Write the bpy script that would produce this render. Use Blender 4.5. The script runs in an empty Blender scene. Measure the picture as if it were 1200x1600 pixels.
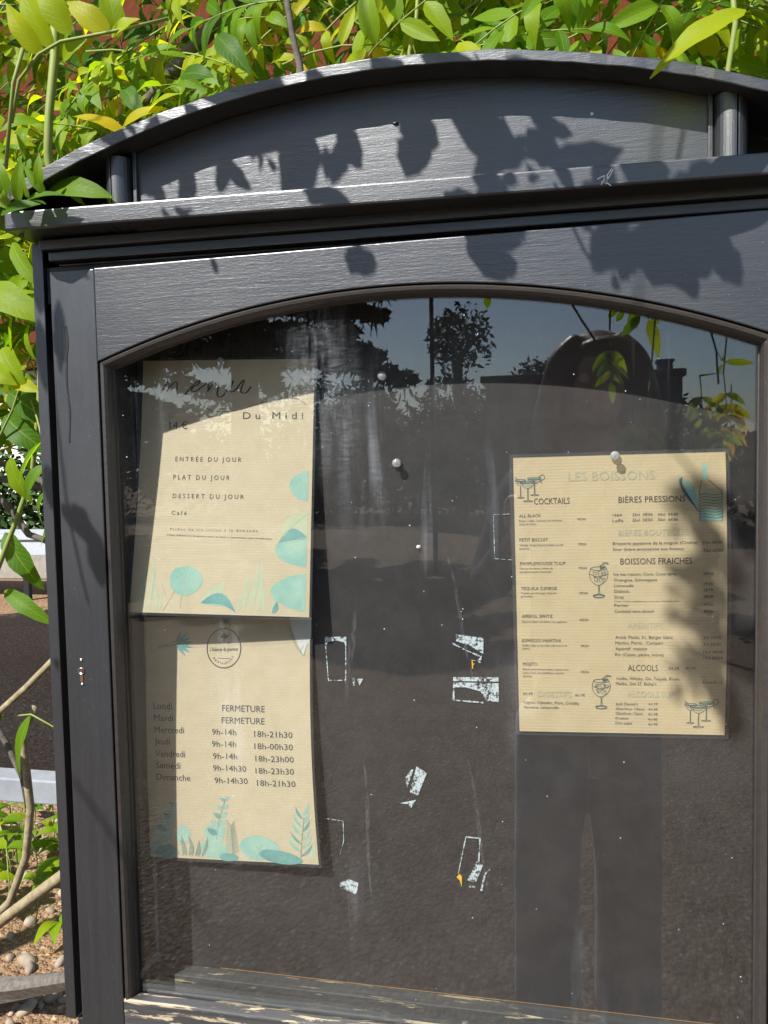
import bpy, bmesh, math, random
from mathutils import Vector, Matrix, Quaternion
import numpy as np

# ------------------------------------------------------------------ camera, sky, sun
scene = bpy.context.scene
RAD = math.radians
cam_data = bpy.data.cameras.new('camera')
cam = bpy.data.objects.new('camera', cam_data)
scene.collection.objects.link(cam)
CAM = Vector((0.5253, -0.9030, 0.0501))
right = Vector((0.978, 0.2076, -0.02)); up = Vector((0.0069, 0.0635, 0.998)); fwd = Vector((-0.2085, 0.9761, -0.0607))
R3 = Matrix((right, up, -fwd)).transposed()
cam.matrix_world = Matrix.Translation(CAM) @ R3.to_quaternion().normalized().to_matrix().to_4x4()
cam_data.sensor_fit = 'AUTO'; cam_data.sensor_width = 36.0
cam_data.lens = 36.0 * 1300.9 / 1600.0
cam_data.clip_start = 0.004; cam_data.clip_end = 400.0
scene.camera = cam

SUN_DIR = Vector((0.6, 1.0, -1.2)).normalized()      # the way the light travels
S = Vector((-0.6, -1.0, 1.2))                        # towards the sun
world = bpy.data.worlds.new('World'); scene.world = world; world.use_nodes = True
wn = world.node_tree
sky = wn.nodes.new('ShaderNodeTexSky'); sky.sky_type = 'NISHITA'; sky.sun_disc = False
sky.sun_elevation = math.asin(-SUN_DIR.z); sky.sun_rotation = math.atan2(S.x, S.y)
sky.air_density = 1.0; sky.dust_density = 0.9; sky.ozone_density = 2.6
wn.nodes['Background'].inputs['Strength'].default_value = 0.087
wn.links.new(sky.outputs[0], wn.nodes['Background'].inputs[0])
sd = bpy.data.lights.new('sun', 'SUN'); sd.energy = 5.0; sd.angle = RAD(0.5); sd.color = (1.0, 0.98, 0.95)
so = bpy.data.objects.new('sun', sd); scene.collection.objects.link(so)
so.rotation_euler = SUN_DIR.to_track_quat('-Z', 'Y').to_euler(); so.location = S * 8
scene.view_settings.view_transform = 'Standard'; scene.view_settings.look = 'None'
scene.view_settings.exposure = 1.0; scene.view_settings.gamma = 1.0
scene.cycles.max_bounces = 8; scene.cycles.transparent_max_bounces = 24

GZ = -1.42                                           # ground level
rnd = random.Random(11)

# ------------------------------------------------------------------ object helpers
def link(o): scene.collection.objects.link(o); return o
def tag(o, label=None, cat=None, group=None, kind=None):
    if label: o['label'] = label
    if cat: o['category'] = cat
    if group: o['group'] = group
    if kind: o['kind'] = kind
    return o
def thing(name, label, cat, loc=(0, 0, 0), group=None):
    o = bpy.data.objects.new(name, None); link(o); o.location = loc; o.empty_display_size = 0.05
    return tag(o, label, cat, group)

class MB:
    """collects geometry (world coordinates) and links it as ONE mesh object"""
    def __init__(s): s.v = []; s.f = []; s.uv = []; s.tint = []; s.mi = []
    def add(s, verts, faces, uv=None, tint=0.5, mi=0):
        b = len(s.v); s.v.extend([tuple(p) for p in verts])
        s.f.extend([tuple(i + b for i in f) for f in faces]); s.mi.extend([mi] * len(faces))
        s.uv.extend(uv if uv else [(0, 0)] * len(verts)); s.tint.extend([tint] * len(verts))
    def box(s, x0, x1, y0, y1, z0, z1, shear=0.0, mi=0):
        V = [(x, y, z + shear * x) for x in (x0, x1) for y in (y0, y1) for z in (z0, z1)]
        s.add(V, [(0, 1, 3, 2), (4, 6, 7, 5), (0, 4, 5, 1), (2, 3, 7, 6), (0, 2, 6, 4), (1, 5, 7, 3)], mi=mi)
    def prism(s, pts, y0, y1, mi=0):
        """polygon in XZ pushed along Y"""
        n = len(pts)
        V = [(x, y0, z) for x, z in pts] + [(x, y1, z) for x, z in pts]
        F = [tuple(range(n)), tuple(range(2 * n - 1, n - 1, -1))]
        F += [(i, n + i, n + (i + 1) % n, (i + 1) % n) for i in range(n)]
        s.add(V, F, mi=mi)
    def tube(s, pts, rad, seg=8, cap=True, wob=0.0, tint=0.5):
        pts = [Vector(p) for p in pts]; n = len(pts)
        if not hasattr(rad, '__len__'): rad = [rad] * n
        V = []; prev = None
        for i, p in enumerate(pts):
            t = (pts[min(i + 1, n - 1)] - pts[max(i - 1, 0)]).normalized()
            if prev is None: a = t.orthogonal().normalized()
            else:
                a = (prev - t * prev.dot(t))
                a = a.normalized() if a.length > 1e-6 else t.orthogonal().normalized()
            prev = a; b = t.cross(a)
            for k in range(seg):
                th = 2 * math.pi * k / seg; r = rad[i] * (1 + wob * rnd.uniform(-1, 1))
                V.append(p + (a * math.cos(th) + b * math.sin(th)) * r)
        F = [(i * seg + k, i * seg + (k + 1) % seg, (i + 1) * seg + (k + 1) % seg, (i + 1) * seg + k) for i in range(n - 1) for k in range(seg)]
        if cap: F += [tuple(range(seg - 1, -1, -1)), tuple(range((n - 1) * seg, n * seg))]
        s.add(V, F, tint=tint)
    def lathe(s, c, axis, prof, seg=20):
        c = Vector(c); axis = Vector(axis).normalized(); a = axis.orthogonal().normalized(); b = axis.cross(a)
        V = []
        for r, h in prof:
            for k in range(seg):
                th = 2 * math.pi * k / seg
                V.append(c + axis * h + (a * math.cos(th) + b * math.sin(th)) * r)
        n = len(prof)
        F = [(i * seg + k, i * seg + (k + 1) % seg, (i + 1) * seg + (k + 1) % seg, (i + 1) * seg + k) for i in range(n - 1) for k in range(seg)]
        F += [tuple(range(seg - 1, -1, -1)), tuple(range((n - 1) * seg, n * seg))]
        s.add(V, F)
    def build(s, name, mats, parent=None, smooth=False, bevel=0.0, attrs=False, kind=None, smooth_angle=None):
        me = bpy.data.meshes.new(name); me.from_pydata(s.v, [], s.f); 
        if not isinstance(mats, (list, tuple)): mats = [mats]
        for m in mats: me.materials.append(m)
        me.polygons.foreach_set('material_index', s.mi)
        if attrs:
            a = me.attributes.new('tint', 'FLOAT', 'POINT'); a.data.foreach_set('value', s.tint)
            a = me.attributes.new('luv', 'FLOAT_VECTOR', 'POINT')
            a.data.foreach_set('vector', [c for u in s.uv for c in (u[0], u[1], 0.0)])
        bm = bmesh.new(); bm.from_mesh(me)
        if not attrs: bmesh.ops.recalc_face_normals(bm, faces=bm.faces)
        bm.to_mesh(me); bm.free()
        if smooth: me.polygons.foreach_set('use_smooth', [True] * len(me.polygons))
        me.update()
        o = link(bpy.data.objects.new(name, me))
        if parent:
            o.parent = parent; o.matrix_parent_inverse = parent_inv(parent)
        if bevel:
            b = o.modifiers.new('bevel', 'BEVEL'); b.width = bevel; b.segments = 2; b.limit_method = 'ANGLE'; b.angle_limit = RAD(40)
            b.harden_normals = False
        if kind: o['kind'] = kind
        return o
def world_loc(o):
    p = Vector(o.location)
    if o.type == 'MESH' and o.parent: return Vector((0, 0, 0))
    return p
def parent_inv(p):
    # things are empties at a place with no rotation; their parts keep world coordinates
    return Matrix.Translation(-world_loc(p)) if p.type == 'EMPTY' else Matrix.Identity(4)

# ------------------------------------------------------------------ materials
class NT:
    def __init__(s, name):
        s.m = bpy.data.materials.new(name); s.m.use_nodes = True; s.t = s.m.node_tree
        s.out = s.t.nodes['Material Output']; s.b = s.t.nodes['Principled BSDF']
    def n(s, kind, **kw):
        nd = s.t.nodes.new('ShaderNode' + kind)
        for k, v in kw.items():
            if k in nd.bl_rna.properties: setattr(nd, k, v)
        return nd
    def l(s, a, b): s.t.links.new(a, b)
    def coord(s, scale=(1, 1, 1), src='Object'):
        c = s.n('TexCoord'); m = s.n('Mapping'); m.inputs['Scale'].default_value = scale
        s.l(c.outputs[src], m.inputs['Vector']); return m.outputs[0]
    def noise(s, vec, scale, detail=4, rough=0.55, dist=0.0):
        t = s.n('TexNoise'); t.inputs['Scale'].default_value = scale; t.inputs['Detail'].default_value = detail
        t.inputs['Roughness'].default_value = rough; t.inputs['Distortion'].default_value = dist
        s.l(vec, t.inputs['Vector']); return t.outputs['Fac']
    def ramp(s, fac, stops, interp='LINEAR'):
        r = s.n('ValToRGB'); r.color_ramp.interpolation = interp; e = r.color_ramp.elements
        while len(e) < len(stops): e.new(0.5)
        for i, (p, c) in enumerate(stops):
            e[i].position = p; e[i].color = (*c, 1) if hasattr(c, '__len__') else (c, c, c, 1)
        s.l(fac, r.inputs[0]); return r.outputs[0]
    def mix(s, fac, a, b, mode='MIX'):
        m = s.n('Mix', data_type='RGBA', blend_type=mode)
        for sock, v in ((m.inputs[0], fac), (m.inputs[6], a), (m.inputs[7], b)):
            if hasattr(v, 'links') or isinstance(v, bpy.types.NodeSocket): s.l(v, sock)
            elif hasattr(v, '__len__'): sock.default_value = (*v, 1)
            else: sock.default_value = v
        return m.outputs[2]
    def math(s, op, a, b=0.0, clamp=False):
        m = s.n('Math', operation=op); m.use_clamp = clamp
        for sock, v in zip(m.inputs, (a, b)):
            if isinstance(v, bpy.types.NodeSocket): s.l(v, sock)
            else: sock.default_value = v
        return m.outputs[0]
    def bump(s, h, strength, dist=0.002):
        b = s.n('Bump'); b.inputs['Strength'].default_value = strength; b.inputs['Distance'].default_value = dist
        s.l(h, b.inputs['Height']); s.l(b.outputs[0], s.b.inputs['Normal']); return b
    def fresnel(s, ior):
        # same reflectance for both sides of a thin sheet
        g = s.n('NewGeometry'); v = s.math('ADD', s.math('MULTIPLY', g.outputs['Backfacing'], 1.0 / ior - ior), ior)
        f = s.n('Fresnel'); s.l(v, f.inputs['IOR']); return f
    def set(s, color=None, rough=None, spec=None, metal=None):
        for k, v in (('Base Color', color), ('Roughness', rough), ('Specular IOR Level', spec), ('Metallic', metal)):
            if v is None: continue
            if isinstance(v, bpy.types.NodeSocket): s.l(v, s.b.inputs[k])
            elif hasattr(v, '__len__'): s.b.inputs[k].default_value = (*v, 1)
            else: s.b.inputs[k].default_value = v

def painted_wood(name, axis, dark=(0.0070, 0.0085, 0.0115), light=(0.0135, 0.0157, 0.0200), wear=None, rough=(0.35, 0.45), spec=0.95):
    t = NT(name)
    sc = {'x': (1.6, 48, 48), 'z': (48, 48, 1.6), 'y': (48, 1.6, 48)}[axis]
    v = t.coord(sc); v1 = t.coord((1, 1, 1)); vf = t.coord({'x': (9, 60, 60), 'z': (60, 60, 9), 'y': (60, 9, 60)}[axis])
    g = t.noise(v, 3.2, 5, 0.58, 0.9); g2 = t.noise(vf, 11.0, 3, 0.6, 0.3); big = t.noise(v1, 5.0, 4, 0.6); sp = t.noise(v1, 420.0, 2); pores = t.noise(v1, 1100, 2)
    colr = t.mix(t.ramp(g, [(0.3, 0), (0.72, 1)]), dark, light)
    colr = t.mix(t.ramp(big, [(0.38, 0), (0.75, 0.55)]), colr, (0.0135, 0.0120, 0.0112))
    st = t.math('MULTIPLY', t.ramp(g2, [(0.58, 0), (0.74, 1)]), t.ramp(big, [(0.40, 0.45), (0.66, 0.05)]))
    colr = t.mix(st, colr, (0.036, 0.040, 0.047))
    chip = t.ramp(t.noise(v1, 46, 6, 0.72, 0.3), [(0.735, 0), (0.745, 1)])
    colr = t.mix(t.math('MULTIPLY', chip, 0.75), colr, (0.16, 0.14, 0.11))
    specks = t.ramp(sp, [(0.755, 0), (0.77, 1)], 'LINEAR')
    colr = t.mix(t.math('MULTIPLY', specks, 0.5), colr, (0.35, 0.35, 0.33))
    h = t.math('ADD', t.math('ADD', t.math('MULTIPLY', g, 0.5), t.math('MULTIPLY', g2, 0.45)), t.math('MULTIPLY', pores, 0.22))
    if wear:
        vw = t.coord({'x': (5, 40, 40), 'z': (40, 40, 5)}[axis]); w = t.noise(vw, 2.6, 7, 0.68, 0.6)
        m = t.ramp(w, [(wear, 0), (wear + 0.03, 1)])
        wood = t.mix(g2, (0.50, 0.41, 0.27), (0.25, 0.18, 0.11))
        colr = t.mix(m, colr, wood); h = t.math('SUBTRACT', h, t.math('MULTIPLY', m, 0.8))
    rg = t.ramp(big, [(0.3, rough[0]), (0.7, rough[1])])
    t.set(colr, rg, spec); t.bump(h, 0.40, 0.0011); t.b.inputs['IOR'].default_value = 1.60
    return t.m
M = {}
M['wood_x'] = painted_wood('painted_wood_across', 'x')
M['wood_z'] = painted_wood('painted_wood_upright', 'z')
M['wood_worn'] = painted_wood('worn_painted_wood', 'x', dark=(.035, .035, .036), light=(.085, .083, .080), wear=0.60, rough=(.55, .7), spec=.5)
M['wood_rail'] = painted_wood('peeling_rail_paint', 'x', dark=(.022, .022, .023), light=(.075, .073, .070), wear=0.53, rough=(.5, .65), spec=.6)
M['wood_in'] = painted_wood('inside_wood', 'z', dark=(0.012, 0.012, 0.014), light=(0.022, 0.022, 0.025), rough=(0.5, 0.7), spec=.4)
M['bead'] = painted_wood('brown_bead', 'x', dark=(0.020, 0.016, 0.014), light=(0.036, 0.027, 0.022), rough=(0.45, 0.6), spec=.5)

def simple(name, color, rough=0.6, spec=0.4, metal=0.0, nz=None, bump=0.0, bscale=60.0, bd=0.002):
    t = NT(name); c = color
    if nz or bump:
        v = t.coord(); f = t.noise(v, bscale, 5, 0.6)
        if nz: c = t.mix(t.ramp(f, [(0.3, 0), (0.7, 1)]), color, nz)
        if bump: t.bump(f, bump, bd)
    t.set(c, rough, spec, metal); return t.m

def back_panel_mat():
    t = NT('dark_backing_board'); v = t.coord()
    fine = t.noise(v, 700, 3, 0.7); mid = t.noise(v, 90, 4, 0.65); big = t.noise(v, 6, 4, 0.6)
    c = t.mix(t.ramp(fine, [(0.35, 0), (0.7, 1)]), (0.018, 0.0155, 0.015), (0.043, 0.038, 0.037))
    c = t.mix(t.math('MULTIPLY', t.ramp(big, [(0.35, 0), (0.7, 1)]), 0.5), c, (0.046, 0.032, 0.027))  # brown mottling: board stains, plus the mirrored gravel's texture painted in
    gr = t.noise(t.coord((1, 1, 1)), 34, 5, 0.7, 0.4)
    c = t.mix(t.ramp(gr, [(0.40, 0.55), (0.62, 0)]), c, (0.014, 0.011, 0.011))
    c = t.mix(t.math('MULTIPLY', t.ramp(mid, [(0.66, 0), (0.74, 1)]), 0.35), c, (0.11, 0.11, 0.115))
    sp = t.n('TexVoronoi'); sp.inputs['Scale'].default_value = 42; t.l(v, sp.inputs['Vector'])
    spot = t.ramp(sp.outputs['Distance'], [(0.028, 1), (0.04, 0)])
    gate = t.ramp(t.noise(v, 31, 2), [(0.66, 0), (0.68, 1)])
    c = t.mix(t.math('MULTIPLY', spot, gate), c, (0.75, 0.75, 0.72))
    t.set(c, 0.62, 0.5); t.bump(fine, 0.35, 0.0006); return t.m
M['board'] = back_panel_mat()

def glass_mat():
    t = NT('dusty_window_glass')
    tr = t.n('BsdfTransparent'); gl = t.n('BsdfGlossy'); gl.inputs['Roughness'].default_value = 0.009
    tr.inputs[0].default_value = (0.95, 0.965, 0.96, 1)
    fr = t.fresnel(1.78)
    mx = t.n('MixShader'); t.l(fr.outputs[0], mx.inputs[0]); t.l(tr.outputs[0], mx.inputs[1]); t.l(gl.outputs[0], mx.inputs[2])
    df = t.n('BsdfDiffuse'); df.inputs[0].default_value = (0.80, 0.84, 0.90, 1)
    # dust: faint film, rain streaks running down, wiping arcs, specks
    v1 = t.coord(); vs = t.coord((1, 1, 0.09)); vh = t.coord((1, 1, 1))
    vr = t.n('Mapping'); vr.inputs['Rotation'].default_value = (0, RAD(-33), 0); vr.inputs['Scale'].default_value = (1, 1, 0.02)
    tc = t.n('TexCoord'); t.l(tc.outputs['Object'], vr.inputs['Vector'])
    film = t.ramp(t.noise(v1, 7, 5, 0.6), [(0.40, 0.0), (0.8, 0.006)])
    streak = t.math('MULTIPLY', t.ramp(t.noise(vs, 26, 4, 0.6, 0.4), [(0.60, 0), (0.80, 1)]), t.ramp(t.noise(v1, 4.0, 3), [(0.46, 0), (0.66, 1)]))
    streak = t.math('MULTIPLY', t.math('MULTIPLY', streak, 0.17), t.ramp(t.noise(t.coord((0.15, 1, 1)), 260, 2), [(0.35, 0.35), (0.7, 1)]))
    scr = t.math('MULTIPLY', t.ramp(t.noise(vr.outputs[0], 240, 3, 0.7), [(0.66, 0), (0.78, 1)]), t.ramp(t.noise(v1, 3.1, 3), [(0.50, 0), (0.66, 0.10)]))
    vo = t.n('TexVoronoi'); vo.inputs['Scale'].default_value = 120; t.l(v1, vo.inputs['Vector'])
    spk = t.math('MULTIPLY', t.ramp(vo.outputs['Distance'], [(0.05, 1), (0.085, 0)]), t.ramp(t.noise(v1, 83, 1), [(0.66, 0), (0.70, 0.7)]))
    sxyz = t.n('SeparateXYZ'); t.l(v1, sxyz.inputs[0])
    wx = t.math('SUBTRACT', 1.0, t.math('MULTIPLY', t.math('ABSOLUTE', t.math('SUBTRACT', sxyz.outputs[0], t.math('SUBTRACT', 0.315, t.math('MULTIPLY', sxyz.outputs[2], 0.22)))), 22.0), True)
    wz = t.math('MULTIPLY', t.math('ADD', sxyz.outputs[2], 0.06), 6.0, True)
    rub = t.math('MULTIPLY', t.math('MULTIPLY', wx, wz), t.math('MULTIPLY', t.ramp(t.noise(t.coord((1, 1, 0.12)), 85, 4, 0.7), [(0.42, 0), (0.75, 1)]), t.ramp(t.noise(t.coord((0.2, 1, 1)), 330, 2), [(0.40, 0.25), (0.62, 1)])))
    streak = t.math('ADD', streak, t.math('MULTIPLY', rub, 0.13))
    tot = t.math('ADD', t.math('ADD', film, streak), t.math('ADD', scr, spk), True)
    m2 = t.n('MixShader'); t.l(tot, m2.inputs[0]); t.l(mx.outputs[0], m2.inputs[1]); t.l(df.outputs[0], m2.inputs[2])
    t.l(m2.outputs[0], t.out.inputs[0]); return t.m
M['glass'] = glass_mat()

def film_mat(name, tint=(0.97, 0.97, 0.97), rough=0.14, ior=1.42, haze=0.045, bscale=60.0, bstr=0.15):
    t = NT(name); tr = t.n('BsdfTransparent'); tr.inputs[0].default_value = (*tint, 1)
    gl = t.n('BsdfGlossy'); gl.inputs['Roughness'].default_value = rough
    b = t.n('Bump'); b.inputs['Strength'].default_value = bstr; b.inputs['Distance'].default_value = 0.001
    t.l(t.noise(t.coord(), bscale, 2), b.inputs['Height']); t.l(b.outputs[0], gl.inputs['Normal'])
    fr = t.fresnel(ior)
    mx = t.n('MixShader'); t.l(fr.outputs[0], mx.inputs[0]); t.l(tr.outputs[0], mx.inputs[1]); t.l(gl.outputs[0], mx.inputs[2])
    df = t.n('BsdfDiffuse'); df.inputs[0].default_value = (0.8, 0.8, 0.8, 1)
    m2 = t.n('MixShader'); m2.inputs[0].default_value = haze; t.l(mx.outputs[0], m2.inputs[1]); t.l(df.outputs[0], m2.inputs[2])
    t.l(m2.outputs[0], t.out.inputs[0]); return t.m
M['laminate'] = film_mat('laminate_film')
M['pin'] = film_mat('clear_plastic', (0.82, 0.82, 0.80), 0.10, 1.7, 0.28, 900, 0.4)
M['strip'] = film_mat('clear_strip', (0.8, 0.8, 0.8), 0.2, 1.45, 0.22)

def paper_mat(name, ca, cb, cl):
    t = NT(name); a = t.n('Attribute', attribute_name='luv'); uv = a.outputs['Vector']
    sx = t.n('SeparateXYZ'); t.l(uv, sx.inputs[0])
    wv = t.math('SINE', t.math('MULTIPLY', sx.outputs[1], 2 * math.pi / 3.3))
    nz = t.noise(uv, 0.05, 4); fib = t.noise(uv, 1.4, 4, 0.7)
    c = t.mix(t.ramp(nz, [(0.3, 0), (0.7, 1)]), ca, cb)
    line = t.math('MULTIPLY', t.math('ADD', wv, 1.0), 0.11)
    c = t.mix(line, c, cl); c = t.mix(t.math('MULTIPLY', fib, 0.10), c, (0.5, 0.38, 0.2))
    t.set(c, 0.5, 0.3); t.bump(wv, 0.10, 0.0003); return t.m
M['paper'] = paper_mat('ribbed_kraft_paper', (0.57, 0.44, 0.25), (0.62, 0.485, 0.29), (0.42, 0.295, 0.145))
M['paper_pale'] = paper_mat('pale_ribbed_paper', (0.56, 0.455, 0.295), (0.61, 0.505, 0.34), (0.45, 0.345, 0.205))
for nm, c in dict(ink=(0.075, 0.060, 0.045), head=(0.085, 0.055, 0.035), faint=(0.44, 0.41, 0.26), dark=(0.035, 0.035, 0.038), script=(0.028, 0.028, 0.030), line=(0.075, 0.105, 0.085)).items():
    M[nm] = simple('print_' + nm, c, 0.6, 0.2)
M['teal'] = simple('print_teal', (0.22, 0.44, 0.36), 0.6, 0.2, nz=(0.40, 0.54, 0.43), bscale=38)
M['teal_dark'] = simple('print_deep_teal', (0.09, 0.28, 0.26), 0.6, 0.2, nz=(0.20, 0.40, 0.35), bscale=50)
M['sage'] = simple('print_sage', (0.44, 0.49, 0.32), 0.6, 0.2, nz=(0.54, 0.54, 0.36), bscale=40)
M['moss'] = simple('print_moss', (0.20, 0.27, 0.20), 0.6, 0.2, nz=(0.30, 0.36, 0.27), bscale=60)

def leaf_mat(name, trans=0.5, sat=1.0):
    t = NT(name); a = t.n('Attribute', attribute_name='tint'); u = t.n('Attribute', attribute_name='luv')
    s = t.n('SeparateXYZ'); t.l(u.outputs['Vector'], s.inputs[0])
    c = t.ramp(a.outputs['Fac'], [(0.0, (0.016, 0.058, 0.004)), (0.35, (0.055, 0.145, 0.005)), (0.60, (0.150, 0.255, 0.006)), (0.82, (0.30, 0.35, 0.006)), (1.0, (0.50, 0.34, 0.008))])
    nz = t.noise(t.coord(), 55, 4); c = t.mix(t.math('MULTIPLY', nz, 0.25), c, (0.07, 0.15, 0.006))
    au = t.math('ABSOLUTE', s.outputs[0])
    mid = t.ramp(au, [(0.02, 1), (0.07, 0)])
    sv = t.math('SINE', t.math('MULTIPLY', t.math('SUBTRACT', s.outputs[1], t.math('MULTIPLY', au, 0.22)), 62.0))
    svm = t.ramp(sv, [(0.82, 0), (1.0, 1)])
    vein = t.math('MAXIMUM', mid, t.math('MULTIPLY', svm, 0.45))
    c = t.mix(t.math('MULTIPLY', vein, 0.45), c, (0.26, 0.36, 0.04))
    t.set(c, 0.48, 0.18); t.bump(t.math('SUBTRACT', t.math('MULTIPLY', nz, 0.6), t.math('MULTIPLY', vein, 0.6)), 0.35, 0.0015)
    tl = t.n('BsdfTranslucent'); tc = t.mix(1.0, c, (2.6, 2.2, 0.7), 'MULTIPLY'); t.l(tc, tl.inputs[0])
    mx = t.n('MixShader'); mx.inputs[0].default_value = trans
    t.l(t.b.outputs[0], mx.inputs[1]); t.l(tl.outputs[0], mx.inputs[2]); t.l(mx.outputs[0], t.out.inputs[0]); return t.m
M['leaf'] = leaf_mat('wisteria_leaf')
M['stem'] = simple('pale_bark', (0.30, 0.25, 0.15), 0.8, 0.2, nz=(0.16, 0.12, 0.07), bump=0.6, bscale=90)
M['stem_grey'] = simple('grey_bark', (0.15, 0.13, 0.11), 0.85, 0.2, nz=(0.07, 0.06, 0.05), bump=0.8, bscale=70)
M['stem_green'] = simple('green_stem', (0.16, 0.22, 0.04), 0.6, 0.3, nz=(0.20, 0.22, 0.06), bscale=40)
M['steel'] = simple('dull_steel', (0.42, 0.41, 0.40), 0.35, 0.5, 1.0, nz=(0.3, 0.27, 0.25), bscale=400)
M['rust'] = simple('rusty_metal', (0.16, 0.07, 0.04), 0.8, 0.3, 0.2, nz=(0.06, 0.03, 0.02), bscale=600)
M['black'] = simple('black_paint', (0.012, 0.012, 0.013), 0.5, 0.4)
M['white_paint'] = simple('white_paint', (0.42, 0.44, 0.46), 0.5, 0.4, nz=(0.33, 0.35, 0.38), bump=0.1, bscale=30)
M['rail_grey'] = simple('faded_rail_paint', (0.27, 0.29, 0.31), 0.55, 0.4, nz=(0.19, 0.20, 0.22), bump=0.15, bscale=24)
M['white_fleck'] = simple('white_fleck', (0.8, 0.8, 0.78), 0.8, 0.2)
M['yellow'] = simple('yellow_scrap', (0.75, 0.42, 0.03), 0.7, 0.2)

def tape_mat():
    t = NT('torn_tape_paper'); v = t.coord(); n1 = t.noise(v, 330, 4, 0.75); n2 = t.noise(v, 80, 3)
    m = t.ramp(t.math('ADD', t.math('MULTIPLY', n1, 0.75), t.math('MULTIPLY', n2, 0.35)), [(0.49, 0.0), (0.585, 0.92)])
    t.set((0.56, 0.61, 0.63), 0.8, 0.2)
    tr = t.n('BsdfTransparent'); mx = t.n('MixShader'); t.l(m, mx.inputs[0]); t.l(tr.outputs[0], mx.inputs[1]); t.l(t.b.outputs[0], mx.inputs[2])
    t.l(mx.outputs[0], t.out.inputs[0]); return t.m
M['tape'] = tape_mat()

# ------------------------------------------------------------------ the ground and the sky-side setting
def gravel_mat(name='gravel_ground', gain=1.0):
    t = NT(name); v = t.coord()
    vo = t.n('TexVoronoi'); vo.inputs['Scale'].default_value = 52; t.l(v, vo.inputs['Vector'])
    v2 = t.n('TexVoronoi'); v2.inputs['Scale'].default_value = 140; t.l(v, v2.inputs['Vector'])
    big = t.noise(v, 0.9, 5, 0.6); fine = t.noise(v, 160, 3)
    sx = t.n('SeparateColor'); t.l(vo.outputs['Color'], sx.inputs[0])
    c = t.ramp(sx.outputs[0], [(0.0, (0.062, 0.038, 0.021)), (0.4, (0.135, 0.086, 0.050)), (0.75, (0.215, 0.147, 0.090)), (1.0, (0.34, 0.29, 0.23))])
    s2 = t.n('SeparateColor'); t.l(v2.outputs['Color'], s2.inputs[0])
    c2 = t.ramp(s2.outputs[0], [(0.0, (0.07, 0.048, 0.030)), (1.0, (0.225, 0.158, 0.10))])
    c = t.mix(t.ramp(vo.outputs['Distance'], [(0.30, 0), (0.5, 1)]), c, c2)
    c = t.mix(t.ramp(big, [(0.45, 0), (0.7, 0.6)]), c, (0.11, 0.068, 0.040))
    c = t.mix(t.math('MULTIPLY', fine, 0.3), c, (0.06, 0.045, 0.034))
    if gain != 1.0: c = t.mix(1.0, c, (gain * 1.12, gain, gain * .86), 'MULTIPLY')
    h = t.math('SUBTRACT', 1.0, t.math('ADD', vo.outputs['Distance'], t.math('MULTIPLY', v2.outputs['Distance'], 0.4)))
    t.set(c, 0.9, 0.2); t.bump(h, 1.0, 0.011); return t.m
M['gravel'] = gravel_mat()
g = MB(); N = 40
gx = [-120 + 240 * i / N for i in range(N + 1)]
g.add([(x, y, GZ) for x in gx for y in gx], [(i * (N + 1) + j, (i + 1) * (N + 1) + j, (i + 1) * (N + 1) + j + 1, i * (N + 1) + j + 1) for i in range(N) for j in range(N)])
g.build('ground', M['gravel'], kind='structure')

M['tan_gravel'] = gravel_mat('tan_gravel', 1.55)  # beige gravel, made paler to brighten the shaded ground behind the case
g = MB(); gx = [-14 + 14.6 * i / 12 for i in range(13)]; gy = [0.30 + 8.5 * j / 12 for j in range(13)]
g.add([(x, y, GZ + .004) for x in gx for y in gy], [(i * 13 + j, (i + 1) * 13 + j, (i + 1) * 13 + j + 1, i * 13 + j + 1) for i in range(12) for j in range(12)])
g.build('gravel_terrace', M['tan_gravel'], kind='structure')
def ico(c, r, sub=1, sq=(1, 1, 1), jit=0.0):
    bm = bmesh.new(); bmesh.ops.create_icosphere(bm, subdivisions=sub, radius=1.0)
    q = Quaternion((rnd.random(), rnd.random(), rnd.random(), rnd.random())).normalized() if jit else Quaternion()
    V = []
    for v in bm.verts:
        p = v.co * (1 + jit * rnd.uniform(-1, 1)); p = Vector((p.x * sq[0], p.y * sq[1], p.z * sq[2])) * r
        V.append(q @ p + Vector(c))
    F = [tuple(v.index for v in f.verts) for f in bm.faces]; bm.free(); return V, F
M['pebble'] = simple('pebble_stone', (0.36, 0.30, 0.22), 0.85, 0.25, nz=(0.16, 0.12, 0.09), bump=0.5, bscale=26)
pb = MB()
for i in range(900):
    x = rnd.uniform(-1.7, -0.05); y = rnd.uniform(0.55, 2.6); r = rnd.choice([0.006, 0.008, 0.011, 0.016, 0.022]) * rnd.uniform(0.7, 1.2)
    V, F = ico((x, y, GZ + r * 0.35), r, 1 if r < 0.014 else 2, (1.25, 1, 0.7), 0.12); pb.add(V, F)
tag(pb.build('pebbles', M['pebble'], smooth=True), 'loose pale pebbles scattered on the ground left of the case', 'pebbles', kind='stuff')

# ------------------------------------------------------------------ the display case
XC = 0.369
case = thing('display_case', 'dark grey painted wooden menu case with arched top and glazed arched door', 'display case', (XC, 0.0, GZ))
def arc(c, r, x0, x1, n=40):
    return [(x0 + (x1 - x0) * i / n, c[1] + math.sqrt(r * r - (x0 + (x1 - x0) * i / n - c[0]) ** 2)) for i in range(n + 1)]

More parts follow.
